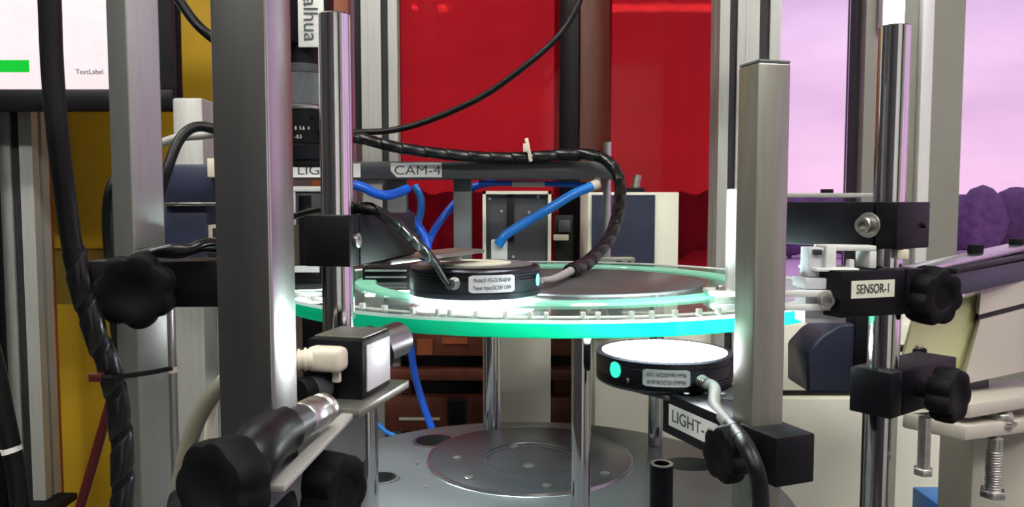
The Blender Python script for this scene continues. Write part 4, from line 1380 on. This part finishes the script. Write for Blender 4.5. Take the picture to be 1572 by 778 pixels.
B().pbox(452, 408, 490, 418, 0.7155, 0.0012, 0).obj('rating_label', 'label_silver', t)
for o_ in (t,):
    B().cyl((cx2, 0.74, zt_), (cx2, 0.74, Zat(300, 0.74)), 0.006, seg=20).obj('hanger', 'black_anodised', t)
# pale framed box behind the lens
t = thing('framed_box', 'small dark box with a white top edge behind the left chrome rod', 'box', P(475, 330, 0.95))
B().pbox(452, 292, 498, 345, 0.95, 0.03, 0.001).obj('case', 'dark_grey_paint', t)
B().pbox(449, 286, 500, 294, 0.946, 0.04, 0.001).obj('top_edge', 'white_paint', t)
B().pbox(449, 294, 453, 345, 0.946, 0.04, 0.001).obj('side_edge', 'white_paint', t)
q = P(475, 345, 0.96)
B().box((q.x, 0.985, (Zat(345, 0.96) + TABLE) / 2), (0.03, 0.02, Zat(345, 0.96) - TABLE)).obj('leg', 'black_anodised', t)

# ------------------------------------------------------------------ lower box camera on the arm
fw = Vector((0.24, 0.97, 0)).normalized()
sd = Vector((fw.y, -fw.x, 0))
Yk = 0.372
bc = P(514, 566, Yk)
S29 = 0.0288
Lc = 0.034
cen = bc + fw * (Lc / 2)
rzk = math.atan2(sd.y, sd.x)
t = thing('box_camera', 'small black and silver box camera on a bracket at lower left', 'camera', (cen.x, cen.y, cen.z - S29 / 2))
B().box(cen, (S29, Lc, S29), rz=rzk, bevel=0.0012).obj('body', 'black_anodised', t)
B().box(cen + sd * (S29 / 2 + 0.0003) + fw * 0.001, (0.0010, Lc - 0.006, S29 - 0.006), rz=rzk, bevel=0.0004).obj('side_plate', 'label_silver', t, label='silver side plate')
B().box(cen + Vector((0, 0, S29 / 2 + 0.0003)) + fw * 0.002, (S29 - 0.003, Lc - 0.005, 0.0010), rz=rzk, bevel=0.0004).obj('top_plate', 'anodised_aluminium', t)
l0 = bc + fw * Lc
lax = (fw + Vector((0.30, 0.05, 0.10))).normalized()
lens0 = l0 + sd * 0.003 + Vector((0, 0, 0.003))
B().cyl(l0 - fw * 0.001, lens0 + lax * 0.008, 0.0128, 0.0125, seg=36, bevel=0.0008).obj('lens_mount', 'black_anodised', t)
B().cyl(lens0 + lax * 0.006, lens0 + lax * 0.026, 0.0095, seg=36, bevel=0.0006).obj('lens_tube', 'steel', t)
B().cyl(lens0 + lax * 0.0255, lens0 + lax * 0.0265, 0.0082, seg=36).obj('lens_glass', 'lens_coat', t)
# cream plug and its cord
p0 = bc - sd * 0.001 + Vector((0, 0, 0.006))
t = thing('cable_plug', 'cream moulded plug pushed into the back of the box camera', 'plug', p0 - Vector((0, 0, 0.01)))
pl = p0 + sd * 0.001
d1 = (-sd * 0.85 - fw * 0.5).normalized()
B().box(pl - fw * 0.006 - sd * 0.001, (0.019, 0.011, 0.012), rz=rzk, bevel=0.0035, seg=3).obj('plug_body', 'cream_plastic', t)
q0 = pl - fw * 0.008 - sd * 0.007
u = B().cyl(q0, q0 + d1 * 0.012, 0.0052, 0.0036, seg=24, bevel=0.0006)
u.obj('strain_relief', 'cream_plastic', t)
for k in range(3):
    B().cyl(q0 + d1 * (0.003 + 0.003 * k), q0 + d1 * (0.0042 + 0.003 * k), 0.0056 - 0.0004 * k, seg=24).obj('ridge', 'cream_plastic', t)
e0 = q0 + d1 * 0.011
B().tube([e0, e0 + d1 * 0.01, e0 + Vector((-0.025, 0.004, -0.003)), e0 + Vector((-0.045, 0.02, -0.03)), e0 + Vector((-0.05, 0.025, -0.12))], 0.0026).obj('cord', 'cream_plastic', t)
B().box(pl - fw * 0.004 + Vector((0, 0, -0.0085)) + sd * 0.003, (0.004, 0.003, 0.006), rz=rzk, bevel=0.0008).obj('latch', 'cream_plastic', t)
# round connector
p0 = bc + Vector((0, 0, -0.0085)) - sd * 0.005
d2 = (-fw - sd * 0.35).normalized()
t = thing('round_connector', 'dark round threaded connector beneath the cream plug', 'connector', p0 - Vector((0, 0, 0.007)))
B().cyl(p0, p0 + d2 * 0.010, 0.0062, seg=28, bevel=0.0006).obj('socket', 'dark_grey_paint', t)
B().cyl(p0 + d2 * 0.010, p0 + d2 * 0.017, 0.0068, seg=28, bevel=0.0006).obj('nut', 'black_plastic', t)
# second big metal connector with cable
a_, b_ = P(497, 627, 0.332), P(404, 676, 0.272)
dv = (b_ - a_).normalized()
t = thing('metal_connector', 'chunky silver cable connector below the nearest post, lower left', 'connector', a_ - Vector((0, 0, 0.008)))
B().cyl(a_, a_ + dv * 0.0055, 0.0070, seg=36, bevel=0.0010).obj('front_ring', 'bolt_steel', t)
B().cyl(a_ + dv * 0.0055, a_ + dv * 0.0085, 0.0060, seg=36).obj('groove', 'black_plastic', t)
u = B()
uu, vv, ww = basis(dv)
u.prism([(0.0074 * math.cos(PI / 6 * i), 0.0074 * math.sin(PI / 6 * i)) for i in range(12)], 0.018, Matrix.Translation(a_ + dv * 0.0085) @ Matrix((uu, vv, ww)).transposed().to_4x4(), bevel=0.0005)
u.obj('grip_sleeve', 'bolt_steel', t)
B().cyl(a_ + dv * 0.0265, a_ + dv * 0.046, 0.0070, 0.0078, seg=36, bevel=0.0008).obj('back_shell', 'dark_grey_paint', t)
e0 = a_ + dv * 0.045
B().tube([e0, e0 + dv * 0.010, P(388, 700, 0.256), P(368, 735, 0.25), P(350, 800, 0.245), P(340, 1000, 0.25)], 0.0095).obj('boot', 'black_rubber', t)

# bracket under the camera and its arm to the near post
t = thing('camera_arm', 'black clamp arm with a pale plate under the box camera', 'arm', P(480, 760, 0.30))
zpl = cen.z - S29 / 2
pa = cen - fw * 0.014
B().box((pa + fw * 0.012) + Vector((0, 0, -(S29 / 2) - 0.0022)), (0.040, 0.062, 0.0042), rz=rzk, bevel=0.0006).obj('camera_plate', 'anodised_aluminium', t)
c0 = Vector((BB[0], BB[1], 0))
zar = Zat(720, 0.33)
s_ = P(560, 700, 0.40)
e_ = P(370, 740, 0.262)
B().beam(Vector((s_.x - 0.012, s_.y, zpl - 0.022)), Vector((e_.x - 0.006, e_.y, zpl - 0.022)), 0.026, 0.034, bevel=0.001).obj('arm_block', 'mid_grey_paint', t)
dd_ = (Vector((e_.x, e_.y, 0)) - Vector((s_.x, s_.y, 0))).normalized()
B().beam(Vector((s_.x + 0.003, s_.y - 0.01, zpl - 0.0035)), Vector((e_.x + 0.012, e_.y, zpl - 0.0035)), 0.006, 0.0025).obj('edge_strip', 'light_grey_cable', t)
# dark clamp around the near post and knob
B().box((BB[0] - 0.004, BB[1] - 0.020, zpl - 0.034), (0.046, 0.060, 0.040), rz=math.radians(20), bevel=0.004, seg=3).obj('jaw', 'black_anodised', t)
kp = P(490, 752, 0.315)
kx = Vector((0.93, -0.36, 0.0)).normalized()
B().cyl(kp - kx * 0.010, kp, 0.006, seg=20).obj('knob_stem', 'black_plastic', t)
B().knob(kp - kx * 0.006, kx, 0.0170, 0.020, phase=0.2).obj('clamp_knob', 'black_plastic', t)
kp = P(350, 758, 0.232)
B().knob(kp + Vector((0.0, 0.012, 0)), Vector((-0.45, -0.85, 0.1)), 0.0155, 0.014, amp=0.05, phase=0.4).obj('clamp_knob', 'black_plastic', t)

# ------------------------------------------------------------------ edge guide at the right of the disc
t = thing('edge_guide', 'small white guide bracket with a bolt at the right of the disc', 'bracket', P(1110, 475, 0.60))
B().pbox(1093, 447, 1130, 455, 0.60, 0.03, 0.0008).obj('upper_plate', 'white_paint', t)
B().pbox(1099, 455, 1128, 478, 0.606, 0.02, 0.0006).obj('block', 'anodised_aluminium', t)
q = P(1107, 447, 0.61)
B().socket((q.x, 0.61, q.z), (0, 0, 1), 0.0042, 0.005).obj('bolt', 'bolt_steel', t)
B().pbox(1118, 290, 1130, 447, 0.62, 0.008, 0.0008).obj('upright', 'white_paint', t)  # white bar painted in for the lit edge of the column profile

# ------------------------------------------------------------------ right hand side: cabinet, motor, chute
t = thing('machine_cabinet', 'large cream machine cabinet filling the lower right background', 'cabinet', (P(1360, 700, 1.15).x, 1.25, 0))
x0, x1 = P(1196, 600, 1.12).x, P(1506, 600, 1.12).x
zt_, zs0, zs1 = Zat(500, 1.12), Zat(612, 1.12), Zat(602, 1.12)
B().box(((x0 + x1) / 2, 1.22, (zt_ + zs1) / 2), (x1 - x0, 0.18, zt_ - zs1), bevel=0.002).obj('upper_panel', 'cream_paint', t)
B().box(((x0 + x1) / 2, 1.215, zs0 / 2), (x1 - x0, 0.19, zs0), bevel=0.002).obj('lower_panel', 'cream_paint', t)
B().box(((x0 + x1) / 2, 1.225, (zs0 + zs1) / 2), (x1 - x0 - 0.004, 0.17, zs1 - zs0)).obj('seam_strip', 'slot_rubber', t, label='black seam strip')
t = thing('drive_motor', 'dark navy angular motor housing behind the right chrome rod', 'motor', P(1280, 600, 0.80))
Yq = 0.80
pts = [(1240, 602), (1240, 540), (1262, 516), (1292, 497), (1330, 497), (1330, 602)]
o2 = [(P(a, b, Yq).x, P(a, b, Yq).z) for a, b in pts]
M = Matrix(((1, 0, 0, 0), (0, 0, 1, Yq), (0, 1, 0, 0), (0, 0, 0, 1)))
B().prism(o2, 0.06, M, bevel=0.002).obj('housing', 'navy_paint', t)
B().pbox(1312, 480, 1362, 602, Yq - 0.003, 0.05, 0.001).obj('end_plate', 'black_anodised', t)
B().box((P(1346, 600, Yq + 0.03).x, Yq + 0.03, (TABLE + Zat(602, Yq)) / 2), (0.016, 0.03, Zat(602, Yq) - TABLE)).obj('foot', 'black_anodised', t)

# chute / feeder at the right edge, receding to the right
t = thing('feeder_rail', 'silver and black feeder rail rising to the right edge', 'rail', P(1480, 430, 0.70))
B().beam(P(1390, 418, 0.62), P(1620, 366, 0.84), 0.020, 0.0055).obj('top_strip', 'steel', t)
B().beam(P(1440, 414, 0.648), P(1620, 379, 0.838), 0.030, 0.004).obj('black_strip', 'black_rubber', t)
B().beam(P(1415, 441, 0.63), P(1620, 400, 0.84), 0.024, 0.019).obj('side_rail', 'navy_paint', t)
B().beam(P(1485, 441, 0.675), P(1620, 420, 0.82), 0.0025, 0.0025).obj('edge_wire', 'red_plastic', t)
for (px, py, Y) in ((1497, 392, 0.71), (1560, 382, 0.77)):
    q = P(px, py, Y)
    B().cyl((q.x, Y, q.z - 0.002), (q.x, Y, q.z + 0.010), 0.0065, seg=24, bevel=0.0006).obj('bolt', 'black_plastic', t)
B().cyl((P(1612, 430, 0.845).x, 0.845, TABLE), (P(1612, 430, 0.845).x, 0.845, Zat(405, 0.845)), 0.008, seg=20).obj('support', 'black_anodised', t)


def slab(pts, Y, d, slope=0.0):
    """pixel polygon standing at depth Y (deeper by slope per pixel to the right) with thickness d"""
    b = B()
    f, k = [], []
    for (a, c_) in pts:
        yy = Y + slope * (a - pts[0][0])
        p = P(a, c_, yy)
        f.append(b.bm.verts.new(p))
        k.append(b.bm.verts.new(p + Vector((d * 0.35, d, 0))))
    b.bm.faces.new(f)
    b.bm.faces.new(k[::-1])
    n = len(f)
    for i in range(n):
        j = (i + 1) % n
        b.bm.faces.new((f[i], k[i], k[j], f[j]))
    return b


t = thing('feeder_housing', 'cream feeder housing with side plate at the right edge', 'feeder', P(1480, 600, 0.72))
slab([(1408, 470), (1492, 455), (1505, 448), (1478, 588), (1462, 600), (1384, 560)], 0.66, 0.012, 0.0006).obj('side_plate', 'feeder_yellow', t, label='yellowish cream side plate')
slab([(1507, 442), (1640, 418), (1640, 448), (1503, 483)], 0.70, 0.06, 0.0008).obj('upper_box', 'feeder_paint', t)
slab([(1503, 483), (1640, 448), (1640, 458), (1502, 493)], 0.706, 0.05, 0.0008).obj('gap_strip', 'slot_rubber', t)
slab([(1505, 492), (1640, 457), (1640, 555), (1478, 590)], 0.70, 0.06, 0.0008).obj('lower_box', 'feeder_paint', t)
slab([(1462, 580), (1518, 578), (1518, 612), (1462, 618)], 0.69, 0.04, 0.0008).obj('black_foot', 'black_rubber', t)
B().pbox(1392, 535, 1424, 544, 0.655, 0.02, 0.001).obj('clip', 'black_anodised', t)
q = P(1408, 536, 0.66)
B().socket((q.x, 0.66, q.z), (0, 0, 1), 0.0042, 0.004).obj('clip_screw', 'bolt_steel', t)
t = thing('base_bracket', 'two cream plates bolted together under the feeder', 'bracket', P(1500, 690, 0.70))
B().beam(P(1440, 622, 0.64), P(1600, 599, 0.80), 0.050, 0.012, bevel=0.002).obj('upper_plate', 'feeder_paint', t)
B().beam(P(1432, 655, 0.63), P(1600, 638, 0.79), 0.050, 0.012, bevel=0.002).obj('lower_plate', 'feeder_paint', t)
q = P(1533, 640, 0.675)
u = B().hexbolt((q.x, 0.672, q.z - 0.003), (0, 0, 1), 0.0105, 0.008)
u.lathe([(0, 0), (0.0125, 0), (0.0125, 0.0016), (0, 0.0016)], (q.x, 0.672, q.z - 0.005), (0, 0, 1), 28)
u.obj('nut', 'bolt_steel', t)
q = P(1525, 720, 0.65)
u = B().cyl((q.x, 0.65, Zat(757, 0.65)), (q.x, 0.65, Zat(672, 0.65)), 0.0062, seg=24)
for k in range(16):
    z = Zat(752, 0.65) + k * 0.0022
    u.lathe([(0.0060, 0), (0.0070, 0.0007), (0.0060, 0.0014)], (q.x, 0.65, z), (0, 0, 1), 24)
u.hexbolt((q.x, 0.65, Zat(762, 0.65)), (0, 0, 1), 0.0105, 0.0065)
u.obj('long_bolt', 'bolt_steel', t, label='long threaded steel bolt')
xa = P(1508, 730, 0.72).x
B().box((xa + 0.06, 0.77, (TABLE + Zat(668, 0.73)) / 2), (0.115, 0.06, Zat(668, 0.73) - TABLE), bevel=0.002).obj('leg', 'feeder_paint', t)
q = P(1490, 800, 0.95)
tag(B().box((P(1478, 790, 0.98).x, 1.0, Zat(772, 0.98) - 0.02), (0.07, 0.08, 0.04), bevel=0.003).obj('blue_bin', 'blue_paint'), 'blue plastic bin edge at the bottom right', 'bin')
# silver ledge with a small black stop seen beside the long clamp
t = thing('side_ledge', 'thin grey ledge with a black stop under the right window', 'ledge', P(1260, 300, 0.95))
B().pbox(1180, 296, 1362, 303, 0.95, 0.02, 0.0008).obj('ledge', 'profile_aluminium', t)
B().pbox(1265, 290, 1280, 297, 0.952, 0.012, 0.0008).obj('stop', 'black_anodised', t)
q = P(1358, 420, 0.97)
B().box((q.x - 0.006, 0.972, (TABLE + Zat(296, 0.95)) / 2), (0.014, 0.014, Zat(296, 0.95) - TABLE)).obj('support', 'profile_aluminium', t)
# blown-out reflection on the pillar above the rod, built as an added glowing strip
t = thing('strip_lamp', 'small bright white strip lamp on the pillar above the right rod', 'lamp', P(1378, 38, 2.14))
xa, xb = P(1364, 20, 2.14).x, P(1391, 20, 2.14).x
B().box(((xa + xb) / 2, 2.155, Zat(-30, 2.14)), (xb - xa, 0.02, S(134, 2.14)), bevel=0.003).obj('tube', 'lamp_soft', t)  # emission stands in for the reflection; no lamp here
B().box(((xa + xb) / 2, 2.178, Zat(-30, 2.14)), (xb - xa + 0.01, 0.03, S(140, 2.14)), bevel=0.003).obj('housing', 'white_paint', t)  # backing added behind the glowing strip; no lamp housing here
